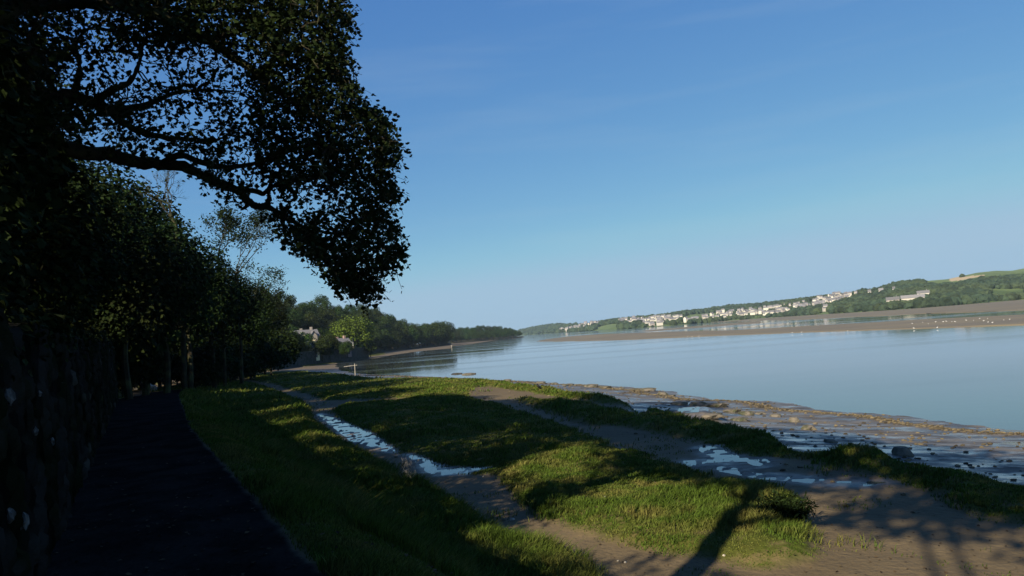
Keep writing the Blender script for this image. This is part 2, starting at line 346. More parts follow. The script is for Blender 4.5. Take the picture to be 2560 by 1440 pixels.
ground = gm.build('ground', mg, smooth=True); tag(ground, 'saltmarsh ground of turf, bare sandy tracks and wet mud flat', None, kind='structure')
for n_, A_ in (('grass', G), ('wet', W), ('paved', PV), ('shingle', SH)):
    a = ground.data.attributes.new(n_, 'FLOAT', 'POINT'); a.data.foreach_set('value', A_.ravel().astype(np.float32))

# a lookup of the ground height anywhere
def gz(x, y): return float(heights(np.array([float(x)]), np.array([float(y)]))[0][0])
def onland(u, v, z0=1.7):       # point on the ground seen at a photo pixel
    z = z0
    for _ in range(6):
        p = at(u, v, z); z = .5 * z + .5 * gz(p[0], p[1])
    return np.array([p[0], p[1], gz(p[0], p[1])])

# ------------------------------------------------------------------ water
mw = bpy.data.materials.new('water'); mw.use_nodes = True; t = mw.node_tree; N = t.nodes; L = t.links; B = N['Principled BSDF']
B.inputs['Base Color'].default_value = (.055, .065, .06, 1); B.inputs['Roughness'].default_value = .06; B.inputs['IOR'].default_value = 1.33
geo = N.new('ShaderNodeNewGeometry')
mp = N.new('ShaderNodeMapping'); mp.inputs['Scale'].default_value = (1, 1.0, 1); L.new(geo.outputs['Position'], mp.inputs[0])
n1 = noi(1.3, 4, mp.outputs[0]); bmp = N.new('ShaderNodeBump'); bmp.inputs['Strength'].default_value = .05; bmp.inputs['Distance'].default_value = .05
L.new(n1, bmp.inputs['Height']); L.new(bmp.outputs[0], B.inputs['Normal'])
mp2 = N.new('ShaderNodeMapping'); mp2.inputs['Scale'].default_value = (.004, .03, 1); L.new(geo.outputs['Position'], mp2.inputs[0])
L.new(rng(noi(1.0, 4, mp2.outputs[0]), .45, .62, .035, .11), B.inputs['Roughness'])
wm = MB(); k = np.linspace(0, 2 * math.pi, 64, endpoint=False)
wm.add(np.vstack([[[0, 0, 0]], np.stack([np.cos(k) * 5200, np.sin(k) * 5200, 0 * k], 1)]), [np.array([(0, 1 + i, 1 + (i + 1) % 64) for i in range(64)])])
tag(wm.build('water', mw), 'calm tidal channel of the estuary', None, kind='structure')
for qz, (P, z) in enumerate(PUDW):
    z -= .004 * (qz == 3)
    m_ = MB(); c0 = P.mean(0); n_ = len(P)
    ed = np.roll(P, -1, 0) - P; nn = np.stack([ed[:, 1], -ed[:, 0]], 1); nn /= np.linalg.norm(nn, axis=1)[:, None]
    if inpoly(np.array([P[0, 0] + ed[0, 0] / 2 + nn[0, 0] * .01]), np.array([P[0, 1] + ed[0, 1] / 2 + nn[0, 1] * .01]), P)[0]: nn = -nn
    Q = P + (nn + np.roll(nn, 1, 0)) * .1
    m_.add(np.c_[Q, np.full(n_, z)], np.array([list(range(n_))]))
    o = m_.build('puddle', mw); tag(o, 'shallow pool of bright standing water in the saltmarsh', None, kind='structure')

# ------------------------------------------------------------------ sandbars across the channel
M_bar = mat('wet_sand', (.15, .128, .082), .7, .2, (.03, (.12, .105, .075), .4, .62))
def sheet(name, near, far, z, label):
    P = np.vstack([np.array([at(u, v, 0)[:2] for u, v in near]), np.array([at(u, v, 0)[:2] for u, v in far])[::-1]])
    P = P[:, :2]; Q = []
    for a, b in zip(P, np.roll(P, -1, 0)):
        L_ = np.linalg.norm(b - a); n_ = max(1, int(L_ / 12)); q = np.array([-(b - a)[1], (b - a)[0]]) / (L_ + 1e-6)
        for k in range(n_):
            p = a + (b - a) * k / n_; Q.append(p + q * (fbm(p[:1] * .05, p[1:] * .05)[0] - .5) * np.linalg.norm(p) * .02)
    Q = np.array(Q); n_ = len(Q); c_ = Q.mean(0); out = Q + (Q - c_) / np.linalg.norm(Q - c_, axis=1)[:, None] * 2.0
    m_ = MB(); m_.add(np.vstack([np.c_[Q, np.full(n_, z)], np.c_[out, np.full(n_, -.1)]]), [np.array([list(range(n_))]), np.array([(k, n_ + k, n_ + (k + 1) % n_, (k + 1) % n_) for k in range(n_)])])
    tag(m_.build(name, M_bar), label, None, kind='structure')
sheet('sandbar', [(1343, 854), (1420, 853), (1500, 851.5), (1600, 848), (1700, 844), (1800, 839), (1900, 835), (2080, 828), (2300, 821), (2560, 812), (2800, 800)],
      [(1370, 848), (1438, 840), (1500, 836), (1600, 832), (1700, 829), (1800, 827), (1900, 822.5), (2100, 811), (2300, 800), (2560, 787.5), (2800, 772)], .13, 'long bare sandbar lying in the channel')
sheet('sandbar', [(1620, 829), (1700, 823), (1780, 817), (1840, 812), (1900, 808)], [(1600, 827.5), (1700, 819), (1780, 812), (1840, 807), (1900, 802)], .1, 'thin far sandbar')
sheet('sandbar', [(1780, 806), (1900, 801), (2000, 799), (2150, 792), (2300, 785), (2450, 780), (2560, 775), (2800, 765)],
      [(1780, 804), (1900, 796), (1972, 791.5), (2183, 778.5), (2243, 774.6), (2364, 765.6), (2560, 749), (2800, 731)], .16, 'sand flat under the far wooded shore')

# ------------------------------------------------------------------ far hills, woods and town
RIDGE = [(1285, 833), (1302, 826), (1330, 820), (1351, 816), (1379, 812), (1405, 812), (1431, 813.5), (1459, 812.5), (1498, 808), (1549, 801), (1611, 794), (1657, 789), (1717, 780), (1771, 774), (1807, 767), (1859, 763), (1900, 761),
         (1977, 751.5), (2045, 744), (2078, 739), (2124, 735), (2158, 728), (2196, 725), (2222, 715), (2245, 709), (2287, 704.5), (2369, 698), (2405, 690), (2441, 682), (2488, 677), (2529, 677), (2560, 671), (2700, 652), (2900, 640)]
BASE = [(1285, 838), (1310, 837.6), (1400, 831.5), (1534, 824), (1700, 812), (1800, 803.5), (1900, 796), (1972, 791), (2183, 778.5), (2243, 774.6), (2364, 765.6), (2560, 749), (2700, 740), (2900, 726)]
us = np.linspace(1285, 2880, 420)
by = np.interp(us, *zip(*BASE)); ry = np.interp(us, *zip(*RIDGE))
bpx = np.maximum(by - hor(us), 2.3); D0 = EYE * FPX / bpx * 1.0; D0 = np.minimum(D0, 3400)
D0 = np.convolve(np.pad(D0, 12, mode='edge'), np.ones(25) / 25, 'valid')
depth = 420 + (ry * 0 + 1) * 150
rows = np.linspace(0, 1, 34); HP = np.zeros((len(us), 36, 3))
def hill_pt(u, f):               # f 0 shore .. 1 ridge
    d0 = np.interp(u, us, D0); yb = np.interp(u, us, by); yr = np.interp(u, us, ry)
    D = d0 + 560 * f; y = yb + (yr - yb) * (f ** .95)
    p = pt(u, y, D); 
    return p if f > 0 else np.array([p[0], p[1], .3])
for a, u in enumerate(us):
    for b, f in enumerate(rows):
        HP[a, b] = hill_pt(u, f)
    HP[a, :, 2] = np.maximum(HP[a, :, 2], .3)
    top = HP[a, 33]; dirn = top[:2] / np.linalg.norm(top[:2])
    HP[a, 34] = [*(top[:2] + dirn * 250), top[2] * .75]; HP[a, 35] = [*(top[:2] + dirn * 600), 0]
HP[:, 0, 2] = -.2
hm_ = MB(); nb = 36; a = np.arange(len(us) - 1)[:, None] * nb; b = np.arange(nb - 1)[None]
hm_.add(HP.reshape(-1, 3), [np.stack([a + b, a + nb + b, a + nb + b + 1, a + b + 1], -1).reshape(-1, 4)])
M_tan = mat('stubble_field', (.33, .27, .17), .95, .1); M_scrub = mat('hill_grass', (.06, .09, .03), .95, .1, (.01, (.1, .14, .05), .42, .6))
hills = hm_.build('hills', [M_scrub, M_field, M_tan], smooth=True); tag(hills, 'wooded hills along the far shore', None, kind='structure')
FIELDS = [([(1480, 823), (1500, 815), (1530, 808), (1545, 807), (1552, 812), (1540, 818), (1510, 823)], 1), ([(1705, 799), (1712, 788), (1745, 783), (1800, 780), (1790, 785), (1740, 794)], 1),
          ([(2300, 703), (2405, 692), (2441, 681), (2560, 670), (2800, 640), (2800, 660), (2560, 680), (2500, 688), (2440, 690), (2380, 702), (2330, 706)], 1),
          ([(2371, 697), (2400, 692), (2460, 687), (2462, 690), (2425, 697), (2378, 704)], 2), ([(2318, 732), (2326, 725), (2340, 725), (2330, 731)], 1), ([(2045, 785), (2060, 778), (2080, 778), (2075, 786)], 1),
          ([(1360, 831), (1364, 825), (1392, 822), (1390, 828)], 0)]
def project(P):
    d = np.asarray(P) - np.array([0, 0, EYE]); k = FPX / (d @ F); return 1280 + (d @ CR) * k, 720 - (d @ CU) * k
cent = np.array([p.center[:] for p in hills.data.polygons]); pu, pv = project(cent); mi = np.zeros(len(cent), np.int32)
for P, k in FIELDS: mi[inpoly(pu, pv, P)] = k
hills.data.polygons.foreach_set('material_index', mi)
TOWN = [([(1385, 829), (1400, 824), (1430, 820), (1460, 812), (1500, 809), (1500, 816), (1480, 821), (1450, 826), (1420, 829)], 34),
        ([(1545, 802), (1600, 798), (1612, 802), (1590, 815), (1560, 818)], 16), ([(1605, 800), (1660, 794), (1700, 795), (1710, 800), (1680, 812), (1630, 819), (1600, 816)], 52),
        ([(1705, 806), (1760, 795), (1810, 782), (1880, 776), (1900, 786), (1850, 795), (1800, 801), (1720, 808)], 50),
        ([(1860, 780), (1930, 768), (1990, 765), (2010, 775), (1960, 788), (1910, 795), (1860, 797)], 52),
        ([(1990, 765), (2050, 745), (2110, 738), (2155, 736), (2130, 752), (2090, 762), (2050, 770), (2000, 778)], 66), ([(2045, 782), (2070, 775), (2075, 783)], 2)]
# trees of the far woods: one scattered mass, kept out of fields, thinner among the houses
ico = None
def icos():
    bm_v = []; t_ = (1 + 5 ** .5) / 2
    V = np.array([(-1, t_, 0), (1, t_, 0), (-1, -t_, 0), (1, -t_, 0), (0, -1, t_), (0, 1, t_), (0, -1, -t_), (0, 1, -t_), (t_, 0, -1), (t_, 0, 1), (-t_, 0, -1), (-t_, 0, 1)]); V /= np.linalg.norm(V[0])
    Fc = [(0, 11, 5), (0, 5, 1), (0, 1, 7), (0, 7, 10), (0, 10, 11), (1, 5, 9), (5, 11, 4), (11, 10, 2), (10, 7, 6), (7, 1, 8), (3, 9, 4), (3, 4, 2), (3, 2, 6), (3, 6, 8), (3, 8, 9), (4, 9, 5), (2, 4, 11), (6, 2, 10), (8, 6, 7), (9, 8, 1)]
    V = list(map(tuple, V)); out = []; cache = {}
    def mid(a, b):
        k = (min(a, b), max(a, b))
        if k not in cache:
            m = np.array(V[a]) + np.array(V[b]); m /= np.linalg.norm(m); V.append(tuple(m)); cache[k] = len(V) - 1
        return cache[k]
    for a, b, c in Fc:
        x, y, z = mid(a, b), mid(b, c), mid(c, a); out += [(a, x, z), (b, y, x), (c, z, y), (x, y, z)]
    return np.array(V), np.array(out)
IV, IF = icos()
wd = MB(); rs = np.random.default_rng(3); cnt = 0
n_try = 15000
for k in range(n_try):
    u = rs.uniform(1288, 2640); f = rs.random() ** .8; p = hill_pt(u, f); p[2] = max(p[2], .5)
    a_, b_ = project(p); 
    if any(kk and inpoly(np.array([a_] * 4), b_ - np.array([1.5, 5, 9, 13]), P).any() for P, kk in FIELDS): continue
    town = any(inpoly(np.array([a_]), np.array([b_]), P)[0] for P, _ in TOWN)
    if town and rs.random() < .75: continue
    if f > .96 and (u > 2300 or rs.random() < .3): continue
    if 2470 < a_ < 2570 and 722 < b_ < 742 - .05 * (a_ - 2470) + 8: continue
    r_ = rs.uniform(3.2, 6.5) * (1 + .35 * (u < 1600)) * (.75 if f > .9 else 1)
    if town: r_ *= .6
    V = IV * (1 + rs.normal(0, .13, (len(IV), 1))) * np.array([r_, r_, r_ * rs.uniform(.75, 1.1)]) + p + np.array([0, 0, r_ * .45])
    wd.add(V, [IF], var=rs.random()); cnt += 1
woods = wd.build('woods', M_farwood); tag(woods, 'dense broadleaf woods covering the far hillside', 'woods', kind='stuff')
# houses
def house_mesh(kind):
    w_, d_, h_ = {'cottage': (9, 7, 5), 'long': (15, 7, 5), 'tall': (9, 8, 8)}[kind]
    body = MB(); x, y = w_ / 2, d_ / 2; rh = 3.2
    body.add([(-x, -y, -3), (x, -y, -3), (x, y, -3), (-x, y, -3), (-x, -y, h_), (x, -y, h_), (x, y, h_), (-x, y, h_), (-x, 0, h_ + rh), (x, 0, h_ + rh)],
             [np.array([(0, 1, 5, 4), (2, 3, 7, 6)]), np.array([(1, 2, 6, 9, 5), (3, 0, 4, 8, 7)])], 0)
    roof = MB(); e = .5
    roof.add([(-x - e, -y - e, h_ - .35), (x + e, -y - e, h_ - .35), (x + e, 0, h_ + rh + .15), (-x - e, 0, h_ + rh + .15), (-x - e, y + e, h_ - .35), (x + e, y + e, h_ - .35)], [np.array([(0, 1, 2, 3), (3, 2, 5, 4)])], 0)
    box(roof, (x * .6, 0, h_ + rh + .6), (1, .8, 2), 0, 0)
    win = MB()
    for lv in range(1 if h_ < 6 else 2):
        for q in np.linspace(-x + 1.6, x - 1.6, 3 if w_ < 12 else 5):
            box(win, (q, -y - .03, 1.9 + lv * 3.2), (1.3, .1, 1.4))
    return body.mesh('wall', M_white), roof.mesh('roof', M_roof), win.mesh('window', M_window)
HM = [house_mesh(k) for k in ('cottage', 'long', 'tall')]
tdesc = ['white house at the low western end of the far town', 'white house beside the sloping green field across the estuary', 'pale house packed in the middle of the far town',
         'white house below the pale green hillside field', 'white house on the lower eastern slope of the far town', 'white house high up at the steep eastern end of the far town', 'pinkish lone house by the trees under the town']
hn = 0
for q, (P, n_) in enumerate(TOWN):
    P = np.array(P); got = 0; tries = 0
    while got < n_ and tries < 4000:
        tries += 1; u, v = rs.uniform(P[:, 0].min(), P[:, 0].max()), rs.uniform(P[:, 1].min(), P[:, 1].max())
        if not inpoly(np.array([u]), np.array([v]), P)[0]: continue
        yb, yr = np.interp(u, us, by), np.interp(u, us, ry); f = max(0.02, min(.97, ((v - yb) / (yr - yb)))) ** (1 / .95)
        p = hill_pt(u, f); k = rs.integers(0, 3); b_, r_, w_ = HM[k]
        e = empty('house', (p[0], p[1], max(p[2], .3) + 3), tdesc[q], 'house', 'houses of the far town, ' + ['west end', 'field side', 'centre', 'below the green field', 'lower east slope', 'upper east slope', 'by the shore trees'][q], math.atan2(-p[0], p[1]) + rs.normal(0, .5))
        sc_ = rs.uniform(.45, .8) * (1 + .35 * (u < 1600)); e.scale = (sc_,) * 3
        for nm, me in (('wall', b_), ('roof', r_)):
            o = bpy.data.objects.new(nm, me); COL.objects.link(o); o.parent = e
        got += 1; hn += 1
def lone(u, v, L_, label, h_=6):
    yb, yr = np.interp(u, us, by), np.interp(u, us, ry); f = max(.02, min(.97, (v - yb) / (yr - yb))); p = hill_pt(u, f ** (1 / .95))
    e = empty('house', (p[0], p[1], p[2] + 4), label, 'house', rz=math.atan2(-p[0], p[1])); b_, r_, w_ = HM[1]
    e.scale = (L_ / 15, .8, h_ / 6)
    for nm, me in (('wall', b_), ('roof', r_)):
        o = bpy.data.objects.new(nm, me); COL.objects.link(o); o.parent = e
lone(2204, 739, 7, 'small white house alone in the hillside wood above the town'); lone(2234, 768, 14, 'white boathouse on the far sand edge beneath the wood')
lone(2284, 763, 24, 'long low white building near the far sand edge'); lone(2310, 750, 14, 'pale cottage half hidden in the far wood'); lone(2236, 736, 4, 'tiny pale cottage high in the far wood')
lone(2175, 742, 5, 'tiny white lodge in the wood just right of the town')
# the long white hotel
def hotel():
    p0, p1 = pt(2463, 737, 1180), pt(2556, 724, 1180); L_ = np.linalg.norm((p1 - p0)[:2]); a_ = math.atan2(*(p1 - p0)[:2][::-1])
    zb = min(p0[2], p1[2]) - 6
    e = empty('hotel', (p0[0], p0[1], zb), 'long white terrace with gables and a turret in the far wood', 'building', rz=a_)
    w_ = MB(); rf = MB(); wn = MB(); dz = (p1[2] - p0[2])
    nb_ = 9
    for k in range(nb_):
        x0, x1 = L_ * k / nb_, L_ * (k + 1) / nb_; zt = 12 + dz * (k + .5) / nb_ + (2.5 if k in (0, 6, 8) else 0); xc = (x0 + x1) / 2; wd_ = x1 - x0
        box(w_, (xc, 6, zt / 2 - 3), (wd_, 12 + .3 * (k % 2), zt + 6))
        rf.add([(x0, -.6, zt), (x1, -.6, zt), (x1, 12, zt), (x0, 12, zt), (x0, 5.7, zt + 2.6), (x1, 5.7, zt + 2.6)], [np.array([(0, 1, 5, 4), (2, 3, 4, 5)]), np.array([(1, 2, 5), (3, 0, 4)])])
        if k in (1, 3, 6, 8): w_.add([(xc - 2.4, -.35, zt - .1), (xc + 2.4, -.35, zt - .1), (xc, -.35, zt + 3.4), (xc - 2.4, 5, zt - .1), (xc + 2.4, 5, zt - .1), (xc, 5, zt + 3.4)], [np.array([(0, 1, 2), (4, 3, 5)]), np.array([(1, 4, 5, 2), (3, 0, 2, 5)])])
        for lv in range(3):
            for q in (-.25, .25): box(wn, (xc + q * wd_, -.22 + (-.02 if k % 2 else .12), zt - 2.2 - lv * 3.2), (1.6, .3, 1.7))
    tx = L_ * .42; zt = 12 + dz * .42; box(w_, (tx, -.8, zt / 2 + 1), (2.6, 2.6, zt + 8)); tube(rf, [(tx, -.8, zt + 5), (tx, -.8, zt + 10)], [1.9, .1], 8)
    w_.build('wall', mat('cream_terrace', (.66, .63, .55), .9, .2), e); rf.build('roof', M_roof, e); wn.build('window', M_window, e)
hotel()

# ------------------------------------------------------------------ trees
LEAF5 = np.array([(0, -.08), (.2, -.04), (.48, .0), (.4, .22), (.55, .5), (.28, .52), (.0, .85), (-.28, .52), (-.55, .5), (-.4, .22), (-.48, .0), (-.2, -.04)])
LEAFQ = np.array([(0, -.35), (.38, .1), (0, .75), (-.38, .1)])
def leaves(mb, C, size, shape, rs, up=.5, var=None, outw=None, mat=0):
    n = len(C); nv = len(shape)
    nrm = rs.normal(0, 1, (n, 3)); nrm /= np.linalg.norm(nrm, axis=1)[:, None]; nrm[:, 2] = abs(nrm[:, 2]) + up
    if outw is not None: nrm += outw
    nrm /= np.linalg.norm(nrm, axis=1)[:, None]
    a = np.cross(nrm, rs.normal(0, 1, (n, 3))); a /= np.linalg.norm(a, axis=1)[:, None]; b = np.cross(nrm, a)
    s = (size * rs.uniform(.65, 1.25, n))[:, None, None]
    V = C[:, None] + s * (shape[None, :, 0, None] * a[:, None] + shape[None, :, 1, None] * b[:, None])
    V += nrm[:, None] * s * (np.abs(shape[None, :, 0, None]) * .25)
    v = rs.random(n) if var is None else var
    mb.add(V.reshape(-1, 3), [np.arange(n * nv).reshape(n, nv)], mat, np.repeat(v, nv))
def crown_points(lobes, n, rs, shell=.75):
    vol = np.array([l[3] * l[4] * l[5] for l in lobes]) ** (2 / 3); pick = rs.choice(len(lobes), n, p=vol / vol.sum()); Lb = np.array(lobes)[pick]
    d = rs.normal(0, 1, (n, 3)); d /= np.linalg.norm(d, axis=1)[:, None]; k = 1 - (1 - shell) * rs.random((n, 1)) ** 1.5 * 1.6
    k += rs.normal(0, .05, (n, 1)); return Lb[:, :3] + d * k * Lb[:, 3:6], d
def lobes_for(rx, ry_, rz, zc, n, rs):
    out = [(0, 0, zc, rx * .62, ry_ * .62, rz * .72)]
    for k in range(n):
        a = rs.uniform(0, 6.28); e = rs.uniform(-.5, 1); q = math.sqrt(max(0, 1 - e * e)); s_ = rs.uniform(.28, .46)
        out.append((math.cos(a) * q * rx * .68, math.sin(a) * q * ry_ * .68, zc + e * rz * .66, rx * s_, ry_ * s_, rz * s_))
    return out
def tree_meshes(rx, rz, zc, nleaf, size, rs, shape=LEAFQ, trunk_r=.25, nl=14, lmat=None, shell=.75, fork=True):
    lb = lobes_for(rx, rx, rz, zc, nl, rs); C, d = crown_points(lb, nleaf, rs, shell)
    cm = MB(); leaves(cm, C, size, shape, rs, .35, outw=d * .8); crown = cm.mesh('crown', lmat or M_leaf)
    tm = MB(); zt = zc + rz * .1
    ln = smooth_line([(0, 0, -.6), (.05 * rx, 0, zt * .35), (-.04 * rx, .04 * rx, zt * .7), (0, 0, zt)]); tube(tm, ln, np.linspace(trunk_r * 1.2, trunk_r * .4, len(ln)), 7)
    if fork:
        for l in lb[1:9]:
            z0 = zt * rs.uniform(.45, .8); e = np.array(l[:3]); s_ = np.array([0, 0, z0]); m = (s_ + e) / 2 + rs.normal(0, .25, 3) + np.array([0, 0, -.15 * rx])
            ln = smooth_line([s_, m, e], 4); tube(tm, ln, np.linspace(trunk_r * .45, trunk_r * .12, len(ln)), 5)
    return tm.mesh('trunk', M_bark), crown
def plant_tree(name, meshes, loc, label, group=None, rz=0, sc_=(1, 1, 1), cat='tree'):
    e = empty(name, loc, label, cat, group, rz); e.scale = sc_
    for nm, me in zip(('trunk', 'crown'), meshes):
        o = bpy.data.objects.new(nm, me); COL.objects.link(o); o.parent = e
    return e
rt = np.random.default_rng(11)
PROT = [tree_meshes(6, 5.7, 6.4, 4200, .55, rt, nl=16, trunk_r=.3) for _ in range(5)]
PROTL = tree_meshes(6, 5.6, 6.8, 4000, .5, rt, nl=18, lmat=M_leafl)
PBG = tree_meshes(2.6, 1.9, 1.7, 1500, .3, rt, nl=10, lmat=M_leaf, trunk_r=.08, shell=.6)
# near headland: rows of wood on rising ground
RN = [(560, 715), (640, 722), (690, 745), (770, 748), (800, 758), (870, 764), (940, 773), (985, 790), (1015, 808), (1048, 826), (1062, 812), (1090, 806), (1108, 812), (1122, 826)]
BN = [(560, 880), (640, 900), (700, 884), (760, 880), (850, 873), (920, 869), (1000, 866), (1128, 858)]
DN = [(560, 200), (640, 225), (700, 262), (760, 300), (850, 350), (920, 415), (1000, 540), (1050, 600), (1128, 700)]
HN = []
rows_n = 7
ucols = np.arange(560, 1126, 6)
for u in ucols:
    yr, yb, d0 = np.interp(u, *zip(*RN)), np.interp(u, *zip(*BN)), np.interp(u, *zip(*DN)); row = [[*pt(u, yb, d0 - 6)[:2], -.3 if u > 930 else 1.2]]
    for k in range(rows_n):
        f = k / (rows_n - 1); D = d0 + f * 110 * min(1, (1150 - u) / 250 + .2); th_ = 11.0 * np.clip(d0 / 400, 1, 1.45) * .9
        y = (yb - 45 * 450 / d0 * .55) + (yr - (yb - 45 * 450 / d0 * .55)) * f if (yb - yr) > 45 * 450 / d0 * .55 else yr
        zt = pt(u, y, D)[2]; p = pt(u, y, D); row.append([p[0], p[1], max(1.3, zt - th_)])
    q = row[-1]; row.append([q[0] * 1.3, q[1] * 1.3, q[2] * .8]); HN.append(row)
HN = np.array(HN); nb = HN.shape[1]
for _ in range(3): HN[1:-1, 2:, 2] = (HN[:-2, 2:, 2] + HN[1:-1, 2:, 2] + HN[2:, 2:, 2]) / 3
m_ = MB(); a = np.arange(len(ucols) - 1)[:, None] * nb; b = np.arange(nb - 1)[None]; m_.add(HN.reshape(-1, 3), [np.stack([a + b, a + nb + b, a + nb + b + 1, a + b + 1], -1).reshape(-1, 4)])
M_floor = mat('woodland_floor', (.035, .04, .02), .95, .1, (.4, (.05, .045, .03), .4, .6))
tag(m_.build('terrain', M_floor, smooth=True), 'rising ground of the wooded headland beside the bay', None, kind='structure')
def hn_z(u, k): return np.array([np.interp(u, ucols, HN[:, k + 1, c]) for c in range(3)])
names_row = ['broad green tree at the foot of the near headland', 'green tree in the second rank of the headland wood', 'green tree midway up the near headland wood', 'green tree midway up the near headland wood', 'green tree high in the near headland wood', 'green tree high in the near headland wood', 'green tree on the skyline of the near headland']
for k in range(rows_n):
    u = 585.0 + rt.uniform(0, 15)
    while u < 1122:
        d_ = np.interp(u, *zip(*DN)); step = 6.6 * np.clip(d_ / 400, 1, 1.45) * FPX / d_ * rt.uniform(.85, 1.25)
        keep = not (k == 0 and (700 < u < 900))
        if keep and not (855 < u < 905 and k == 1):
            p = hn_z(u, k); s_ = rt.uniform(.8, 1.15) * (.85 if k == 0 else 1) * np.clip(d_ / 400, 1, 1.45)
            plant_tree('woodland_tree', PROT[rt.integers(0, 5)], p, names_row[k], 'headland wood, ' + ['front rank', 'second rank', 'middle', 'middle', 'upper', 'upper', 'skyline'][k], rt.uniform(0, 6.28), (s_, s_, s_ * rt.uniform(.9, 1.1)))
        u += step
ubb = 905.0
while ubb < 1125:
    q0 = hn_z(ubb, 0); q_ = pt(ubb, 866, np.interp(ubb, *zip(*DN)) - 2)
    sc_ = rt.uniform(1.6, 2.4) * np.clip(np.interp(ubb, *zip(*DN)) / 500, .8, 1.4)
    plant_tree('bank_bush', PBG, (q_[0], q_[1], 1.0), 'green scrub along the top of the pale beach', 'scrub along the headland beach', ubb, (sc_, sc_, sc_ * 1.1), 'bush'); ubb += 3.0 * sc_ * FPX / np.interp(ubb, *zip(*DN))
p = pt(882, 868, 318); plant_tree('woodland_tree', PROTL, (p[0], p[1], 1.4), 'big lime green tree at the head of the bay behind the white pole', None, .4, (1.5, 1.5, 1.42))
p = pt(828, 868, 322); plant_tree('woodland_tree', PROT[1], (p[0], p[1], 1.4), 'dark tree between the lime green tree and the house', None, .4, (.8, .8, .9))
p = pt(1090, 856, 640); plant_tree('woodland_tree', PROT[2], (p[0], p[1], 1.2), 'high rounded tree standing out above the end of the near wood', None, 1.4, (1.7, 1.7, 1.55))
# far headland
RF = [(1105, 826), (1130, 822), (1160, 817), (1200, 815), (1240, 816), (1270, 818), (1290, 824), (1303, 832)]
BF = [(1100, 856), (1150, 852), (1200, 848), (1254, 844), (1303, 841)]
DF = [(1100, 860), (1150, 920), (1200, 980), (1254, 1080), (1303, 1200)]
uc2 = np.arange(1100, 1309, 4); H2 = []
for u in uc2:
    yr, yb, d0 = np.interp(u, *zip(*RF)), np.interp(u, *zip(*BF)), np.interp(u, *zip(*DF)); row = [[*pt(u, yb, d0 - 14)[:2], -.3]]
    for k in range(4):
        f = k / 3; D = d0 + f * 90; y = yb - 12 + (yr - yb + 12) * f; p = pt(u, y, D); row.append([p[0], p[1], max(1.2, p[2] - 10.5)])
    q = row[-1]; row.append([q[0] * 1.15, q[1] * 1.15, 1]); H2.append(row)
H2 = np.array(H2); nb = H2.shape[1]; m_ = MB(); a = np.arange(len(uc2) - 1)[:, None] * nb; b = np.arange(nb - 1)[None]; m_.add(H2.reshape(-1, 3), [np.stack([a + b, a + nb + b, a + nb + b + 1, a + b + 1], -1).reshape(-1, 4)])
tag(m_.build('terrain', M_floor, smooth=True), 'low ground of the farther wooded headland', None, kind='structure')
for k in range(4):
    u = 1100.0 + rt.uniform(0, 6)
    while u < 1304:
        d_ = np.interp(u, *zip(*DF)); p = np.array([np.interp(u, uc2, H2[:, k + 1, c]) for c in range(3)]); s_ = rt.uniform(.8, 1.12) * (.8 if u > 1285 else 1)
        plant_tree('woodland_tree', PROT[rt.integers(0, 5)], p, ['small tree along the water foot of the far headland', 'tree inside the far headland wood', 'tree inside the far headland wood', 'tree on the skyline of the far headland'][k], 'far headland wood, ' + ['front', 'inside', 'inside', 'skyline'][k], rt.uniform(0, 6.28), (s_, s_, s_))
        u += 7.0 * FPX / d_ * rt.uniform(.8, 1.2)

# --- dark trees behind the promenade wall, seen as the black mass on the left and casting the shade
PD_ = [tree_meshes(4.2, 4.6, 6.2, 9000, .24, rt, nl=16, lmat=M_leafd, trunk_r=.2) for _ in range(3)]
mass = [(60, 34, 330, 'tall'), (190, 44, 400, ''), (300, 38, 470, ''), (395, 52, 545, ''), (455, 62, 590, ''), (340, 70, 520, ''), (520, 78, 640, ''), (250, 62, 430, ''), (570, 98, 690, ''), (620, 120, 720, ''), (655, 150, 738, ''), (440, 95, 640, ''), (150, 60, 350, ''), (500, 130, 700, ''),
        (380, 120, 640, ''), (565, 150, 715, ''), (300, 110, 600, ''), (610, 165, 745, ''), (60, 70, 400, '')]
words = ['first', 'second', 'third']
for q, (u, d_, vt, _) in enumerate(mass):
    p = pt(u, vt, d_); g_ = gz(p[0], p[1]); H_ = p[2] - g_; s_ = H_ / 10.6
    bias = 'dark tree in the shaded row behind the promenade wall' if d_ < 75 else 'dark tree in the shaded belt at the head of the bay'
    plant_tree('shade_tree', PD_[q % 3], (p[0], p[1], g_), bias, 'shaded trees behind the wall' if d_ < 75 else 'shaded trees round the bay head', rt.uniform(0, 6.28), (max(.8, s_ * .9), max(.8, s_ * .9), s_))
# undergrowth that fills below their crowns
PB_ = [tree_meshes(2.6, 1.9, 1.8, 4200, .2, rt, nl=10, lmat=M_leafd, trunk_r=.08, shell=.6) for _ in range(2)]
for q, (u, d_) in enumerate([(230, 46), (300, 60), (350, 96), (400, 98), (440, 92), (480, 100), (520, 112), (560, 118), (600, 135), (640, 160), (670, 175), (270, 75), (420, 110), (500, 125), (330, 110)]):
    p = pt(u, hor(u), d_); plant_tree('bush', PB_[q % 2], (p[0], p[1], gz(p[0], p[1]) - .2), 'dark bush filling beneath the shaded trees', 'bushes beneath the shaded trees', rt.uniform(0, 6.28), (1.3, 1.3, 1.5), 'bush')
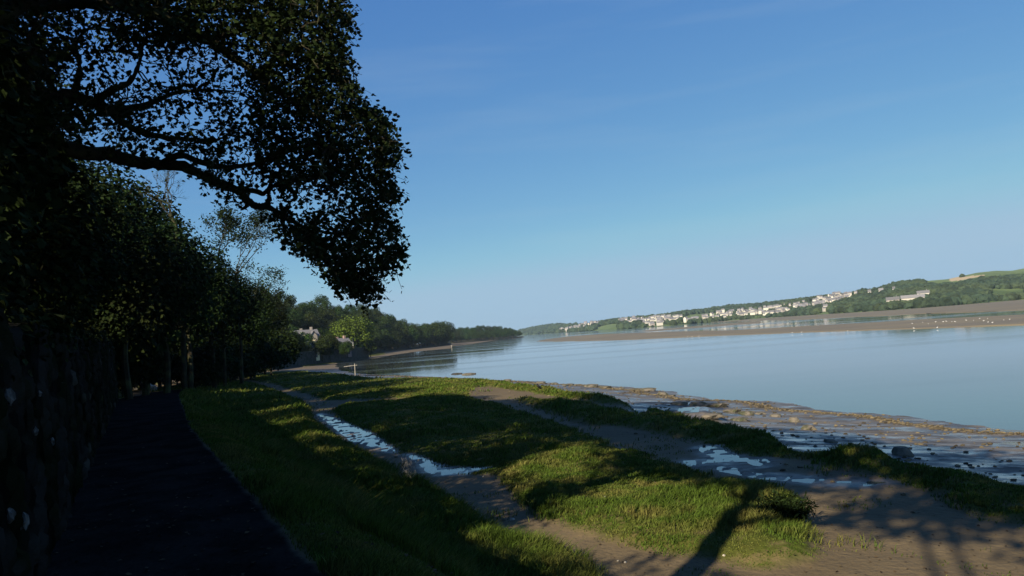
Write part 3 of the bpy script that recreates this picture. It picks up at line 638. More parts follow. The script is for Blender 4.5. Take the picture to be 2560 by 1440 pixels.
# overhanging sycamore scrub directly above the wall (large leaves in view)
SY = [tree_meshes(2.0, 2.3, 3.2, 6500, .125, rt, LEAF5, .07, 12, M_syc, .55) for _ in range(2)]
for q, (s_, t_, z_, sc_) in enumerate([(9.5, -2.4, 0, 1.0), (13, -2.8, .2, 1.15), (17, -2.7, .2, 1.1), (21.5, -2.9, .3, 1.25), (27, -2.9, .2, 1.3), (34, -2.7, 0, 1.35), (41, -2.2, -.3, 1.35)]):
    p = st(s_, t_); plant_tree('sycamore_sapling', SY[q % 2], (*p, gz(*p) + z_ - .4), ['broad leaved sapling above the near end of the wall', 'broad leaved sapling second along the wall', 'broad leaved sapling third along the wall', 'bushy sapling fourth along the wall top', 'bushy sapling fifth along the wall top', 'bushy sapling sixth along the wall top', 'bushy sapling over the far end of the wall'][q], 'saplings behind the promenade wall', q * 1.3, (sc_,) * 3)
# tall trees beside and behind the camera, whose trunks and crowns throw the shadows
PT_ = [tree_meshes(4.7, 2.9, 8.7, 12500, .19, rt, LEAF5, .22, 18, M_syc, .55) for _ in range(2)]
tall = [(3.7, -2.6, 1.0, 'tall sycamore rooted behind the wall beside the camera'), (7.8, -2.7, 1.0, 'tall sycamore behind the wall leaning in at the top edge of the view'), (-3, -4.2, 1.05, None), (-9, -5, 1.1, None), (13.2, -5.8, 1.04, None), (18, -6.6, 1.08, None), (24.5, -6.4, 1.05, None), (30, -5.8, 1.0, None)]
for q, (s_, t_, k_, lb_) in enumerate(tall):
    p = st(s_, t_); plant_tree('tall_sycamore', PT_[q % 2], (*p, gz(*p)), lb_ or 'tall sycamore behind the wall with a high dark crown', 'tall sycamores behind the wall', q * 2.1, (k_, k_, k_))
for q, (s_, t_, k_) in enumerate([(-6, -9.5, .62), (1, -10, .62), (8, -10.5, .62), (15, -11, .6), (23, -11, .62), (31, -11, .65), (39, -9, .8)]):  # out-of-view low trees, added to shut off low sky light from the left
    p = st(s_, t_); plant_tree('sky_block_tree', PD_[q % 3], (*p, gz(*p) - .5), 'unseen low dense tree added behind the tall sycamores to block skylight', 'unseen low trees added to block skylight', q * 1.7, (1.0, 1.0, k_))
for q, (s_, t_, k_) in enumerate([(48, -3, 2.0), (54, -2.4, 2.0), (62, -3.2, 2.1), (70, -3, 2.1), (78, -3.4, 2.2), (86, -4, 2.2), (99, 2.5, 1.9), (101, 6.5, 1.7), (104, 10, 1.7), (106, -1.5, 2.4), (110, 14, 1.8), (117, 18, 1.8), (112, 4, 2.4), (120, 9, 2.4), (128, 14, 2.4), (58, -6, 2.5), (74, -7, 2.6), (92, -7, 2.6), (84, 5.6, 1.0), (89, 6.8, 1.25), (94, 8.4, 1.5), (99, 10.5, 1.5), (105, 12.5, 1.6), (104, .6, 1.9), (108, 4, 2.0), (96, -2, 1.7), (44, -3.2, 1.7)]):
    p = st(s_, t_); plant_tree('bush', PB_[q % 2], (*p, gz(*p) - .3), 'wide dark bush under the shaded trees beyond the end of the wall', 'wide bushes beyond the end of the wall', q * 1.3, (k_, k_, k_ * 1.15), 'bush')
print('trees', len(COL.objects))
#PART2
# ------------------------------------------------------------------ the big overhanging sycamore
rb = np.random.default_rng(21)
BX = -13.2; tb = np.array([*st(21, -4.6), 0]); tb[2] = gz(tb[0], tb[1])
def L3(P, k=5): return smooth_line([pt(*p) for p in P], k)
trunk = smooth_line([tb - [0, 0, .6], tb + [.1, .1, 2.2], pt(-190, 480, 17), pt(-165, 330, 17)], 5)
limbs = [(L3([(-175, 390, 17), (-60, 268, 17.3), (0, 240, 17.5), (110, 236, 18), (200, 245, 18.5), (270, 275, 19), (330, 320, 19.5), (420, 345, 20), (540, 352, 20.5)]), .24, .05),
         (L3([(-185, 470, 17), (-60, 395, 17.4), (100, 372, 18), (250, 384, 19), (330, 402, 19.5), (400, 411, 20), (455, 416, 20), (520, 444, 20.3), (585, 473, 20.6), (604, 483, 20.6)]), .22, .1),
         (L3([(-165, 330, 17), (-90, 90, 16.5), (0, 38, 16.5), (60, 12, 17), (180, 4, 17.5), (330, 15, 18), (450, 60, 18.5), (540, 112, 19), (640, 182, 19.5), (720, 245, 20), (800, 295, 20), (870, 335, 20.2)]), .26, .04),
         (L3([(604, 483, 20.6), (616, 498, 20.6), (634, 513, 20.6), (650, 517, 20.6), (664, 512, 20.6), (671, 500, 20.6), (671, 486, 20.6), (679, 470, 20.6), (720, 452, 20.7), (790, 440, 20.9), (870, 425, 21)]), .11, .04),
         (L3([(596, 477, 20.6), (625, 476, 20.6), (646, 480, 20.6), (657, 485, 20.6), (664, 479, 20.6), (672, 470, 20.6), (690, 440, 20.4), (740, 400, 20.2), (830, 372, 20)]), .085, .03),
         (L3([(662, 513, 20.6), (720, 545, 20.8), (780, 585, 21), (840, 640, 21.2), (880, 690, 21.3), (890, 722, 21.3)]), .08, .015),
         (L3([(400, 411, 20), (450, 388, 19.6), (500, 405, 19.4), (560, 418, 19.5), (640, 408, 19.8), (720, 380, 20), (800, 350, 20.2)]), .1, .03),
         (L3([(233, 258, 18.7), (280, 225, 18.4), (325, 205, 18.2), (350, 150, 18), (360, 90, 17.6)]), .1, .02),
         (L3([(270, 275, 19), (345, 268, 19.4), (395, 250, 19.8), (440, 232, 20.2), (520, 225, 20.5), (600, 230, 20.6)]), .1, .02),
         (L3([(60, 236, 17.8), (80, 170, 17.4), (70, 110, 17), (90, 50, 17)]), .09, .02),
         (L3([(183, 243, 18.4), (200, 170, 18.6), (190, 110, 18.4), (230, 60, 18)]), .09, .02),
         (L3([(520, 100, 19), (590, 80, 19.5), (660, 60, 20), (740, 30, 20.3), (810, 20, 20.5)]), .09, .02),
         (L3([(640, 182, 19.5), (700, 140, 19.2), (770, 110, 19), (830, 90, 19)]), .07, .02)]
nodes = []; par = []; 
def add_line(P, attach=None):
    prev = attach
    for p in P:
        if nodes and prev is not None and np.linalg.norm(nodes[prev] - p) < .12: continue
        if prev is not None:
            a = nodes[prev]; n_ = int(np.linalg.norm(p - a) / .3)
            for k in range(1, n_): nodes.append(a + (p - a) * k / n_); par.append(prev); prev = len(nodes) - 1
        nodes.append(np.array(p, float)); par.append(-1 if prev is None else prev); prev = len(nodes) - 1
add_line(trunk)
for P, r0, r1 in limbs:
    q = int(np.argmin([np.linalg.norm(n_ - P[0]) for n_ in nodes])); add_line(P, q)
n_main = len(nodes)
SIL = [(820, -120), (868, 30), (856, 80), (842, 125), (868, 175), (880, 240), (935, 268), (968, 310), (990, 375), (975, 400), (968, 440), (992, 482), (975, 512), (955, 522), (984, 562), (978, 585), (996, 635), (978, 655), (940, 690), (920, 735), (885, 740),
       (850, 722), (820, 690), (800, 648), (745, 622), (705, 588), (690, 556), (655, 532), (610, 545), (575, 505), (520, 492), (500, 440), (440, 400), (380, 405), (300, 395), (180, 365), (0, 320), (-200, 250), (-250, -120)]
def dens(u, v):
    if (u - 655) ** 2 + (v - 496) ** 2 < 40 ** 2: return 0
    if u < 660 and v > 505: return .0 if u > 560 else .4
    if u > 640: d = 1.0 if not (660 < u < 860 and 470 < v < 560) else .45
    elif v < 110 and u > 300: d = .75
    elif v < 60: d = .6
    elif v < 240: d = .36
    elif v < 380 and u > 280: d = .5
    else: d = .45
    if 300 < u < 400 and 110 < v < 200: d = .12
    if 560 < u < 620 and 60 < v < 110: d = .15
    if 380 < u < 520 and 270 < v < 330: d = .2
    return d
att_ = []
SA = np.array(SIL)
while len(att_) < 3600:
    u, v = rb.uniform(-230, 1010), rb.uniform(-110, 745)
    if not inpoly(np.array([u]), np.array([v]), SA)[0] or rb.random() > dens(u, v): continue
    base = 17.2 + np.clip(u, 0, 900) / 900 * 3.3
    att_.append(pt(u, v, base + rb.normal(0, 1.25 if u < 640 else 1.5)))
A_ = np.array(att_); alive = np.ones(len(A_), bool); reached = np.full(len(A_), -1)
for it in range(70):
    kd = kdtree.KDTree(len(nodes))
    for k, n_ in enumerate(nodes): kd.insert(n_, k)
    kd.balance(); pull = {}
    for k in np.nonzero(alive)[0]:
        co, q, d_ = kd.find(A_[k])
        if d_ < .3: alive[k] = False; reached[k] = q
        elif d_ < 6: pull.setdefault(q, []).append((A_[k] - nodes[q]) / d_)
    if not pull: break
    new = 0
    for q, ds in pull.items():
        d_ = np.mean(ds, 0) + rb.normal(0, .32, 3); d_ /= np.linalg.norm(d_) + 1e-9; p = nodes[q] + d_ * .24
        nodes.append(p); par.append(q); new += 1
    if not alive.any(): break
NP = np.array(nodes); par = np.array(par); rad = np.full(len(NP), 0.0)
load = np.zeros(len(NP)); haskid = np.zeros(len(NP), bool)
for k in range(len(NP) - 1, -1, -1):
    if load[k] == 0: load[k] = 1
    if par[k] >= 0: load[par[k]] += load[k] ** 1.0; haskid[par[k]] = True
rad = .0095 * load ** .44
big = {}
idx = 0
# forced radii on the traced limbs
def near_r(p): 
    best = 0
    for P, r0, r1 in limbs:
        d_ = np.linalg.norm(P - p, axis=1); j_ = int(np.argmin(d_))
        if d_[j_] < .2: best = max(best, r0 + (r1 - r0) * j_ / (len(P) - 1))
    return best
for k in range(n_main):
    rr_ = near_r(NP[k]); rad[k] = rr_ if rr_ else (.38 if k < len(trunk) + 8 else rad[k])
big_e = empty('sycamore_tree', tb, 'huge dark sycamore reaching over the promenade with a heart shaped gap in its limbs', 'tree')
tm, lm, tw_ = MB(), MB(), MB(); LX = []
def rel(P): return np.asarray(P) - tb
tube(tm, rel(trunk), np.linspace(.48, .34, len(trunk)), 12); tm.build('trunk', M_bark, big_e, True)
for P, r0, r1 in limbs:
    q = MB(); jit = rb.normal(0, .02, P.shape); tube(q, rel(P + jit * (r0 > .1)), np.linspace(r0, r1, len(P)) * (1 + rb.normal(0, .06, len(P))), 9); q.build('limb', M_bark, big_e, True)
e0 = np.nonzero((np.arange(len(NP)) >= n_main) & (par >= 0))[0]
P0, P1, R0, R1 = NP[par[e0]] - tb, NP[e0] - tb, np.minimum(rad[par[e0]], rad[e0] * 1.6), rad[e0]
T_ = P1 - P0; T_ /= np.linalg.norm(T_, axis=1)[:, None] + 1e-9; Aa = np.cross(T_, [.3, .2, .93]); Aa /= np.linalg.norm(Aa, axis=1)[:, None] + 1e-9; Bb = np.cross(T_, Aa)
an = np.arange(4) * math.pi / 2; ring = lambda P, r_: P[:, None] + r_[:, None, None] * (np.cos(an)[None, :, None] * Aa[:, None] + np.sin(an)[None, :, None] * Bb[:, None])
V = np.concatenate([ring(P0, R0), ring(P1 + T_ * .01, R1)], 1).reshape(-1, 3); o_ = np.arange(len(e0))[:, None] * 8; c_ = np.arange(4)[None]
tw_.add(V, [np.stack([o_ + c_, o_ + (c_ + 1) % 4, o_ + 4 + (c_ + 1) % 4, o_ + 4 + c_], -1).reshape(-1, 4)])
for k in range(len(A_)):
    d_ = A_[k] - np.array([0, 0, EYE]); kk = FPX / (d_ @ F); u, v = 1280 + (d_ @ CR) * kk, 720 - (d_ @ CU) * kk
    edge = sdist(np.array([u]), np.array([v]), SA)[0]
    if edge < 45 and (u > 600) and rb.random() < .75:
        dr = np.array([rb.uniform(.1, .9), rb.normal(0, .5), rb.uniform(-.9, .1)]); dr /= np.linalg.norm(dr); L_ = rb.uniform(.25, .75); ch = smooth_line([A_[k], A_[k] + dr * L_ * .5 + [0, 0, .03], A_[k] + dr * L_ + [0, 0, -.12]], 4)
        tube(tw_, ch - tb, .006, 3, cap=False); LX.append(ch[rb.integers(2, len(ch), 9)] + rb.normal(0, .05, (9, 3)))
tw = tw_.build('twigs', M_bark, big_e); tw['kind'] = 'stuff'
pu, pv = project(A_.T.T) if False else (None, None)
LC = []
for k in range(len(A_)):
    d_ = A_[k] - np.array([0, 0, EYE]); kk = FPX / (d_ @ F); u, v = 1280 + (d_ @ CR) * kk, 720 - (d_ @ CU) * kk
    n_ = (0 if rb.random() < .18 else rb.integers(6, 19)) if u > 640 else (15 if v < 120 and u > 300 else rb.integers(4, 12))
    LC.append(A_[k] + rb.normal(0, 1, (n_, 3)) * [.17, .17, .1] - [0, 0, .05])
LC = np.vstack([c_ for c_ in LC if len(c_)] + LX)
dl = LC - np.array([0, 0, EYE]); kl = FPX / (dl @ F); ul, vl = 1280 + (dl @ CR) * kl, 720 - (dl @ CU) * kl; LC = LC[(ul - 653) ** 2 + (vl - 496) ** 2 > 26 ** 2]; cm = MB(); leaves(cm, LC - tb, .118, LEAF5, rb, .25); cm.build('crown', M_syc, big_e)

# ------------------------------------------------------------------ two thinner trees standing out against the sky
def grow(mb, tips, p, d, L_, r, depth, rs, spread=.5, ratio=.72, up=.1):
    pts = [p]; q = p.copy(); dd = d.copy()
    for k in range(4):
        dd = dd + rs.normal(0, .13, 3) + np.array([0, 0, up * .3]); dd /= np.linalg.norm(dd); q = q + dd * L_ / 4; pts.append(q)
    tube(mb, pts, np.linspace(r, r * .62, 5), 5 if r > .03 else 3, cap=False)
    if depth == 0: tips.append(q); return
    for k in range(3 if rs.random() < .45 else 2):
        nd = dd + rs.normal(0, spread, 3); nd[2] += up; nd /= np.linalg.norm(nd); grow(mb, tips, q, nd, L_ * ratio * rs.uniform(.8, 1.15), r * .62, depth - 1, rs, spread, ratio, up)
    if depth > 1: tips.append(pts[3])
def thin_tree(name, u, vb, vt, dist, label, leafy, rs, lean=(0, 0)):
    b = pt(u, vb, dist); g_ = gz(b[0], b[1]); top = pt(u, vt, dist); H_ = top[2] - g_
    e = empty(name, (b[0], b[1], g_), label, 'tree'); m_ = MB(); tips = []; z0 = b[2] - g_
    st_ = smooth_line([(0, 0, -.4), (.15, 0, z0 * .5), (0, 0, z0)]); tube(m_, st_, np.linspace(.2, .12, len(st_)), 7); m_.build('trunk', M_bark, e)
    m2 = MB(); L0 = (H_ - z0) * .38
    for k in range(3): d_ = np.array([lean[0] + rs.normal(0, .35), rs.normal(0, .35), 1.0]); grow(m2, tips, np.array([0, 0, z0]), d_ / np.linalg.norm(d_), L0, .07, 5 if not leafy else 4, rs, .42, .74, .12)
    b2 = m2.build('branches', M_bark, e); b2['kind'] = 'stuff'
    T2 = np.array(tips); m3 = MB()
    if leafy: C_ = (T2[:, None] + rs.normal(0, .35, (len(T2), 14, 3))).reshape(-1, 3)
    else: C_ = T2[rs.choice(len(T2), len(T2) // 6)] + rs.normal(0, .06, (len(T2) // 6, 3))
    leaves(m3, C_, .24, LEAFQ, rs, .4); m3.build('crown', M_leafd, e)
thin_tree('dead_topped_tree', 440, 560, 424, 57, 'nearly bare forked tree top against the sky beneath the big limb', False, np.random.default_rng(5))
for q, (u, vb, vt, d_, lab) in enumerate([(590, 690, 520, 84, 'airy feathery tree leaning out toward the bay, taller of two'), (545, 640, 540, 80, 'small airy tree beside the taller feathery one'), (625, 770, 660, 102, 'low feathery tree at the outer edge of the dark trees'), (655, 800, 715, 122, 'outermost low feathery shrub tree against the sky')]):
    thin_tree('ash_tree', u, vb, vt, d_, lab, True, np.random.default_rng(30 + q), (.35, 0))

# ------------------------------------------------------------------ promenade wall
sv = np.concatenate([np.arange(-6, 4, .12), np.arange(4, 14, .05), np.arange(14, 43, .12)]); hv = np.linspace(0, 1, 46)
SS, HH = np.meshgrid(sv, hv, indexing='ij'); top_h = 2.05 + .75 * sstep(6, 42, SS) + (fbm(SS * .8, SS * 0 + 3) - .5) * .35
zz = -.3 + HH * (top_h + .3)
cellx, cellz = .34, .2
gx, gy = SS / cellx, zz / cellz; bd = np.full(SS.shape, 9.); bd2 = bd.copy(); cv = np.zeros(SS.shape)
for di in (-1, 0, 1):
    for dj in (-1, 0, 1):
        ci, cj = np.floor(gx).astype(int) + di, np.floor(gy).astype(int) + dj
        jx = _tab[ci & 255, cj & 255]; jy = _tab[(ci + 91) & 255, (cj + 37) & 255]; d_ = np.hypot(ci + jx - gx, cj + jy - gy)
        upd = d_ < bd; bd2 = np.where(upd, bd, np.minimum(bd2, d_)); cv = np.where(upd, _tab[(ci + 13) & 255, (cj + 7) & 255], cv); bd = np.where(upd, d_, bd)
rel_ = sstep(.02, .3, bd2 - bd) * .055 * (.4 + cv) + (fbm(SS * 9, zz * 9, 3) - .5) * .03
tf = -.86 + rel_ + (1 - HH) * .12
wx = PD[0] * SS + PN[0] * tf; wy = PD[1] * SS + PN[1] * tf; wz = path_z(SS) + zz
we = empty('stone_wall', (*st(8, -.9), path_z(8)), 'tall rough limestone wall along the left of the shaded path', 'wall'); wo = np.array(we.location)
m_ = MB(); nh = len(hv); a = np.arange(len(sv) - 1)[:, None] * nh; b = np.arange(nh - 1)[None]
m_.add(np.stack([wx, wy, wz], -1).reshape(-1, 3) - wo, [np.stack([a + b, a + nh + b, a + nh + b + 1, a + b + 1], -1).reshape(-1, 4)], 0, np.where(cv > .985, 1.0, cv * .5).ravel())
bx = [np.stack([PD[0] * sv + PN[0] * t_, PD[1] * sv + PN[1] * t_, z_], -1) for t_, z_ in ((-.86, wz[:, -1]), (-1.1, wz[:, -1] + .05), (-1.36, wz[:, -1] - .02), (-1.36, wz[:, 0] - .2))]
Bk = np.stack(bx, 1).reshape(-1, 3) - wo; a = np.arange(len(sv) - 1)[:, None] * 4; b = np.arange(3)[None]; m_.add(Bk, [np.stack([a + b, a + 4 + b, a + 5 + b, a + 1 + b], -1).reshape(-1, 4)], 0, .3)
M_grstone = mat('lichen_stone', (.12, .12, .11), .9, .05, (20, (.05, .05, .045), .4, .6))
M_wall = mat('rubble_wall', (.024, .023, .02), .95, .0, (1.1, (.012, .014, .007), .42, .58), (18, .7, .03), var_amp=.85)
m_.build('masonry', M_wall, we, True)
iv = MB(); n_ = 5200; s_ = rb.uniform(1, 43, n_); dz_ = -abs(rb.normal(0, .22 + .25 * fbm(s_ * .6, s_ * 0)[0:1], n_)); hh = np.interp(s_, sv, wz[:, -1]); C_ = np.stack([PD[0] * s_ + PN[0] * (-.86 + rb.uniform(-.3, .12, n_)), PD[1] * s_ + PN[1] * (-.86 + rb.uniform(-.3, .12, n_)), hh + dz_ + .14], -1)
leaves(iv, C_ - wo, .085, LEAFQ, rb, .2, outw=np.array([[PN[0], PN[1], 0]]) * .6); o = iv.build('ivy', M_leafd, we); o['kind'] = 'stuff'
# pale tufts and stones caught in the face
m_ = MB()
for s_, h_, r_ in [(6.2, 1.5, .035), (7.6, 1.15, .02), (8.9, .95, .025), (6.5, .6, .035), (5.9, .75, .03), (8.1, 1.45, .018)]:
    p = np.array([*st(s_, -.78 + (2.05 - h_) * .03), path_z(s_) + h_]) - wo; m_.add(IV * (1 + rb.normal(0, .18, (len(IV), 1))) * [r_, r_, r_ * 1.6] + p, [IF])
m_.build('pale_stones', M_grstone, we)
e = empty('bramble_hedge', (*st(8, -1.9), path_z(8) + 1.5), 'dark bramble hedge spilling along the top of the promenade wall', 'hedge'); ho = np.array(e.location)
n_ = 26000; s_ = rb.uniform(-8, 42, n_); tp_ = np.interp(s_, sv, wz[:, -1]) + .25 + .45 * fbm(s_ * .5 + 7, s_ * 0 + 2); z_ = tp_ - abs(rb.normal(0, .45, n_)); t_ = -1.75 + rb.normal(0, .34, n_); m_ = MB()
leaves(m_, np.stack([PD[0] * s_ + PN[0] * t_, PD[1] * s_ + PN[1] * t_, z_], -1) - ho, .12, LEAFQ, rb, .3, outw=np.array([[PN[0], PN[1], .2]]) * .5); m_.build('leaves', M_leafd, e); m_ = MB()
for s0 in np.arange(-7, 42, .8): p0 = np.array([*st(s0, -1.8), path_z(s0) + .6]) - ho; tube(m_, smooth_line([p0, p0 + [.15, .1, .9], p0 + [.5, .2, 1.5]], 3), .02, 4)
o = m_.build('stems', M_bark, e); o['kind'] = 'stuff'
# paling fence and dark garden wall at the far end of the promenade
d_ = 97; pL, pR = pt(300, 905, d_), pt(368, 905, d_); ang = math.atan2(*(pR - pL)[:2][::-1]); gq = gz(pL[0], pL[1])
e = empty('garden_wall', ((pL[0] + pR[0]) / 2, (pL[1] + pR[1]) / 2, min(gq, 2.0)), 'dark stone garden wall closing the far end of the path', 'wall', rz=ang); m_ = MB(); box(m_, (0, .15, 1.6), (4.6, .5, 4.0)); m_.build('masonry', M_masonry, e)
m_ = MB(); box(m_, (0, .15, 3.66), (4.8, .62, .12)); m_.build('coping', M_rock, e)
zc_ = min(gq, 2.0) + 3.72
e = empty('paling_fence', ((pL[0] + pR[0]) / 2, (pL[1] + pR[1]) / 2, zc_), 'pale wooden paling fence on top of the garden wall at the path end', 'fence', rz=ang)
m_ = MB()
for k in range(17): box(m_, (-1.1 + k * .135, 0, .5), (.09, .03, 1.0 + .05 * (k % 3)))
m_.build('palings', M_pole, e); m_ = MB(); box(m_, (0, .05, .25), (2.3, .05, .08)); box(m_, (0, .05, .8), (2.3, .05, .08)); m_.build('rail', M_pole, e)

# ------------------------------------------------------------------ grass blades
def blades(n, rlo, rhi, rs, azlo=-34.5, azhi=36):
    az = np.radians(rs.uniform(azlo, azhi, n)); r_ = rlo * (rhi / rlo) ** (rs.random(n) ** .8); x, y = np.sin(az) * r_, np.cos(az) * r_
    h_, g_, w_, p_, s_ = heights(x, y); q_ = fbm(x * .9 + 60, y * .9); k = ((g_ > .55) & (rs.random(n) < g_)) | ((g_ > .03) & (rs.random(n) < .3)) | ((q_ > .6) & (rs.random(n) < .12) & (h_ > 1.5) & (p_ < .3) & (w_ < .2)); return x[k], y[k], h_[k], r_[k]
rg = np.random.default_rng(9)
bx_, by_, bz_, br = [], [], [], []
for n_, lo, hi in ((330000, 5.0, 22), (330000, 14, 60), (120000, 40, 130)):
    x, y, z, r_ = blades(n_ if not QUICK else n_ // 6, lo, hi, rg); bx_.append(x); by_.append(y); bz_.append(z); br.append(r_)
x, y, z, r_ = map(np.concatenate, (bx_, by_, bz_, br)); n_ = len(x)
tall = sstep(.42, .68, fbm(x * .7 + 5, y * .7)) ; s__, t__ = to_st(x, y)
front = sdist(x, y, GR['island']); low = sstep(2.6, .6, front) * (front > -.3) * (y < 16.5) * (1 - sstep(3.2, 4.2, x * .6 + (y - 10)))
hgt = (.03 + .085 * tall + .09 * (inpoly(x, y, GR['bank']))) * rg.uniform(.5, 1.35, n_) * (1 - .65 * low) + .0004 * r_
hgt *= .45 + 1.15 * fbm(x * 2.6, y * 2.6, 3)
tus = np.exp(-((x - 3.9) ** 2 + (y - 12.2) ** 2) / .5); hgt += tus * .12
wd_ = np.maximum(.0045, r_ * .00055) * rg.uniform(.7, 1.4, n_)
th_ = rg.uniform(0, 6.283, n_); lean = rg.normal(0, .5, (n_, 2)) + np.array([.35, .12]); cx, cy = np.cos(th_) * wd_, np.sin(th_) * wd_
b0 = np.stack([x - cx, y - cy, z - .02], -1); b1 = np.stack([x + cx, y + cy, z - .02], -1); mid_ = np.stack([x + lean[:, 0] * hgt * .35, y + lean[:, 1] * hgt * .35, z + hgt * .62], -1)
m0 = mid_ - np.stack([cx, cy, 0 * cx], -1) * .7; m1 = mid_ + np.stack([cx, cy, 0 * cx], -1) * .7; tp = np.stack([x + lean[:, 0] * hgt, y + lean[:, 1] * hgt, z + hgt], -1)
V = np.stack([b0, b1, m1, m0, tp], 1).reshape(-1, 3); o_ = np.arange(n_)[:, None] * 5
gb = MB(); gb.add(V, [o_ + np.array([[0, 1, 2, 3]])], 0, np.repeat(rg.random(n_), 5)); gb.F.append((o_ + np.array([[3, 2, 4]]), 0))
tag(gb.build('grass', M_grassb), 'rough saltmarsh turf with taller tufts along its edges', 'grass', kind='stuff'); print('blades', n_)

# dry leaves and bits of weed lying about
rs = np.random.default_rng(44); az = np.radians(rs.uniform(-34, 36, 9000)); r_ = 4.5 * (40 / 4.5) ** rs.random(9000); xl, yl = np.sin(az) * r_, np.cos(az) * r_; hl, gl, wl, pl_, sl_ = heights(xl, yl)
k = (hl > 1.3) & (rs.random(9000) < np.where(gl > .5, .25, .5) * (.3 + fbm(xl * .6, yl * .6))); lt = MB(); leaves(lt, np.stack([xl, yl, hl + .012 + (gl > .5) * .04], -1)[k], .045, LEAFQ, rs, 2.5)
M_litter = mat('dead_leaf', (.05, .034, .018), .8, .1, var_amp=.8); tag(lt.build('leaf_litter', M_litter), 'brown dead leaves scattered over the tracks, turf and path', 'leaf litter', kind='stuff')
# leafy weed clump at the nose of the turf island
def weed(u, v, hgt_, wid, n_, label):
    p = onland(u, v); e = empty('weed_clump', p, label, 'plant'); rs = np.random.default_rng(int(u)); sm, lf = MB(), MB()
    for k in range(n_):
        a = rs.uniform(0, 6.28); q = rs.random() ** .6 * wid; b = np.array([math.cos(a) * q * .6, math.sin(a) * q * .6, -.03]); tpp = np.array([math.cos(a) * q * 1.25, math.sin(a) * q * 1.25, hgt_ * rs.uniform(.55, 1.1) * (1 - .35 * q / wid)])
        ln = smooth_line([b, (b + tpp) / 2 + [0, 0, .06], tpp], 3); tube(sm, ln, .005, 3, cap=False)
        C_ = ln[rs.integers(2, len(ln), 9)] + rs.normal(0, .02, (9, 3)); leaves(lf, C_, .12, np.array([(0, -.1), (.13, .35), (0, 1.0), (-.13, .35)]), rs, .5)
    sm.build('stems', M_leafd, e); lf.build('leaves', M_leafd, e)
weed(1965, 1306, .5, .38, 110, 'dark leafy weed clump at the nose of the turf island')
# dry grass stalks
def stalks(u, v, n_, label):
    p = onland(u, v); rs = np.random.default_rng(int(u)); m_ = MB()
    for k in range(n_):
        b = np.array([rs.normal(0, .03), rs.normal(0, .03), -.03]); tube(m_, [b, b + [rs.normal(0, .12), rs.normal(0, .05), .3], b + [rs.normal(.06, .1), rs.normal(0, .1), rs.uniform(.45, .65)]], [.004, .003, .006], 3)
    e = m_.build('grass_tuft', M_wood); e.location = Vector(p); tag(e, label, 'grass tuft')
stalks(1020, 1215, 26, 'straw coloured seeding grass stalks on the bank beside the track'); stalks(790, 1040, 26, 'straw coloured grass stalks at the head of the long puddle'); 

# ------------------------------------------------------------------ rocks, shingle, small stones
RK = []
for k in range(6):
    V = IV * (1 + RNG.normal(0, .12, (len(IV), 1))); V[:, 2] = np.clip(V[:, 2], -.5, .55 + .1 * (k % 3)); q = MB(); q.add(V, [IF], var=.5); me = q.mesh('rock', M_rock); RK.append(me)
def rock(u, v, wpx, hpx, label, z0=.8, name='rock', me=None, group=None, cat='rock'):
    p = onland(u, v, z0); k = np.linalg.norm(p[:2]) / FPX; o = bpy.data.objects.new(name, me or RK[int(u) % 6]); COL.objects.link(o)
    o.location = (p[0], p[1], max(p[2], -.1)); o.scale = (wpx * k / 2, wpx * k / 2 * .8, hpx * k * .95); o.rotation_euler.z = (u * 7) % 6; tag(o, label, cat, group)
rock(2255, 1139, 50, 26, 'big dark square boulder on the wet mud flat, nearest the grass strip'); rock(2020, 1072, 38, 15, 'mossy dark boulder by the middle of the mud flat'); rock(1985, 1053, 30, 14, 'small dark boulder farther out than the mossy one')
rock(2075, 1106, 36, 9, 'low rounded stone half sunk in the mud flat'); rock(1940, 1040, 30, 9, 'flat dark rock at the upper left of the mud flat')
for q, (u, v, w_, h_) in enumerate([(1142, 939, 34, 6), (1172, 940, 44, 7), (1200, 937, 10, 3)]): rock(u, v, w_, h_, ['low dark reef rock in the water beyond the turf, western one', 'longer low reef rock in the water beyond the turf', 'tiny rock just east of the reef in the water'][q], 0)
for q, (u, v, w_, h_) in enumerate([(1268, 952, 26, 6), (1352, 957, 30, 7), (1385, 960, 26, 5), (1420, 963, 34, 6), (1478, 967, 44, 9), (1512, 969, 34, 7), (1545, 971, 36, 7), (1590, 973, 44, 8), (1622, 976, 46, 10), (1655, 986, 34, 10), (1680, 988, 18, 5)]):
    rock(u, v, w_, h_, 'flat weathered rock in the low ledge along the water edge', .5, group='rock ledge at the water edge')
for q, (u, v, w_, h_) in enumerate([(1700, 1010, 50, 9), (1745, 1012, 56, 13), (1788, 1014, 60, 15), (1720, 1022, 40, 10), (1830, 1028, 44, 13), (1868, 1034, 44, 11), (1900, 1032, 30, 7), (1850, 1050, 46, 10), (1690, 1034, 30, 8), (1780, 1040, 60, 10)]):
    rock(u, v, w_, h_, 'low mossy rock in the outcrop between turf and mud', 1.0, group='mossy outcrop beside the small pool')
SM = MB(); SM.add(IV * (1 + RNG.normal(0, .15, (len(IV), 1))) * [1, 1, .8], [IF], var=.5); SM = SM.mesh('stone', M_stone)
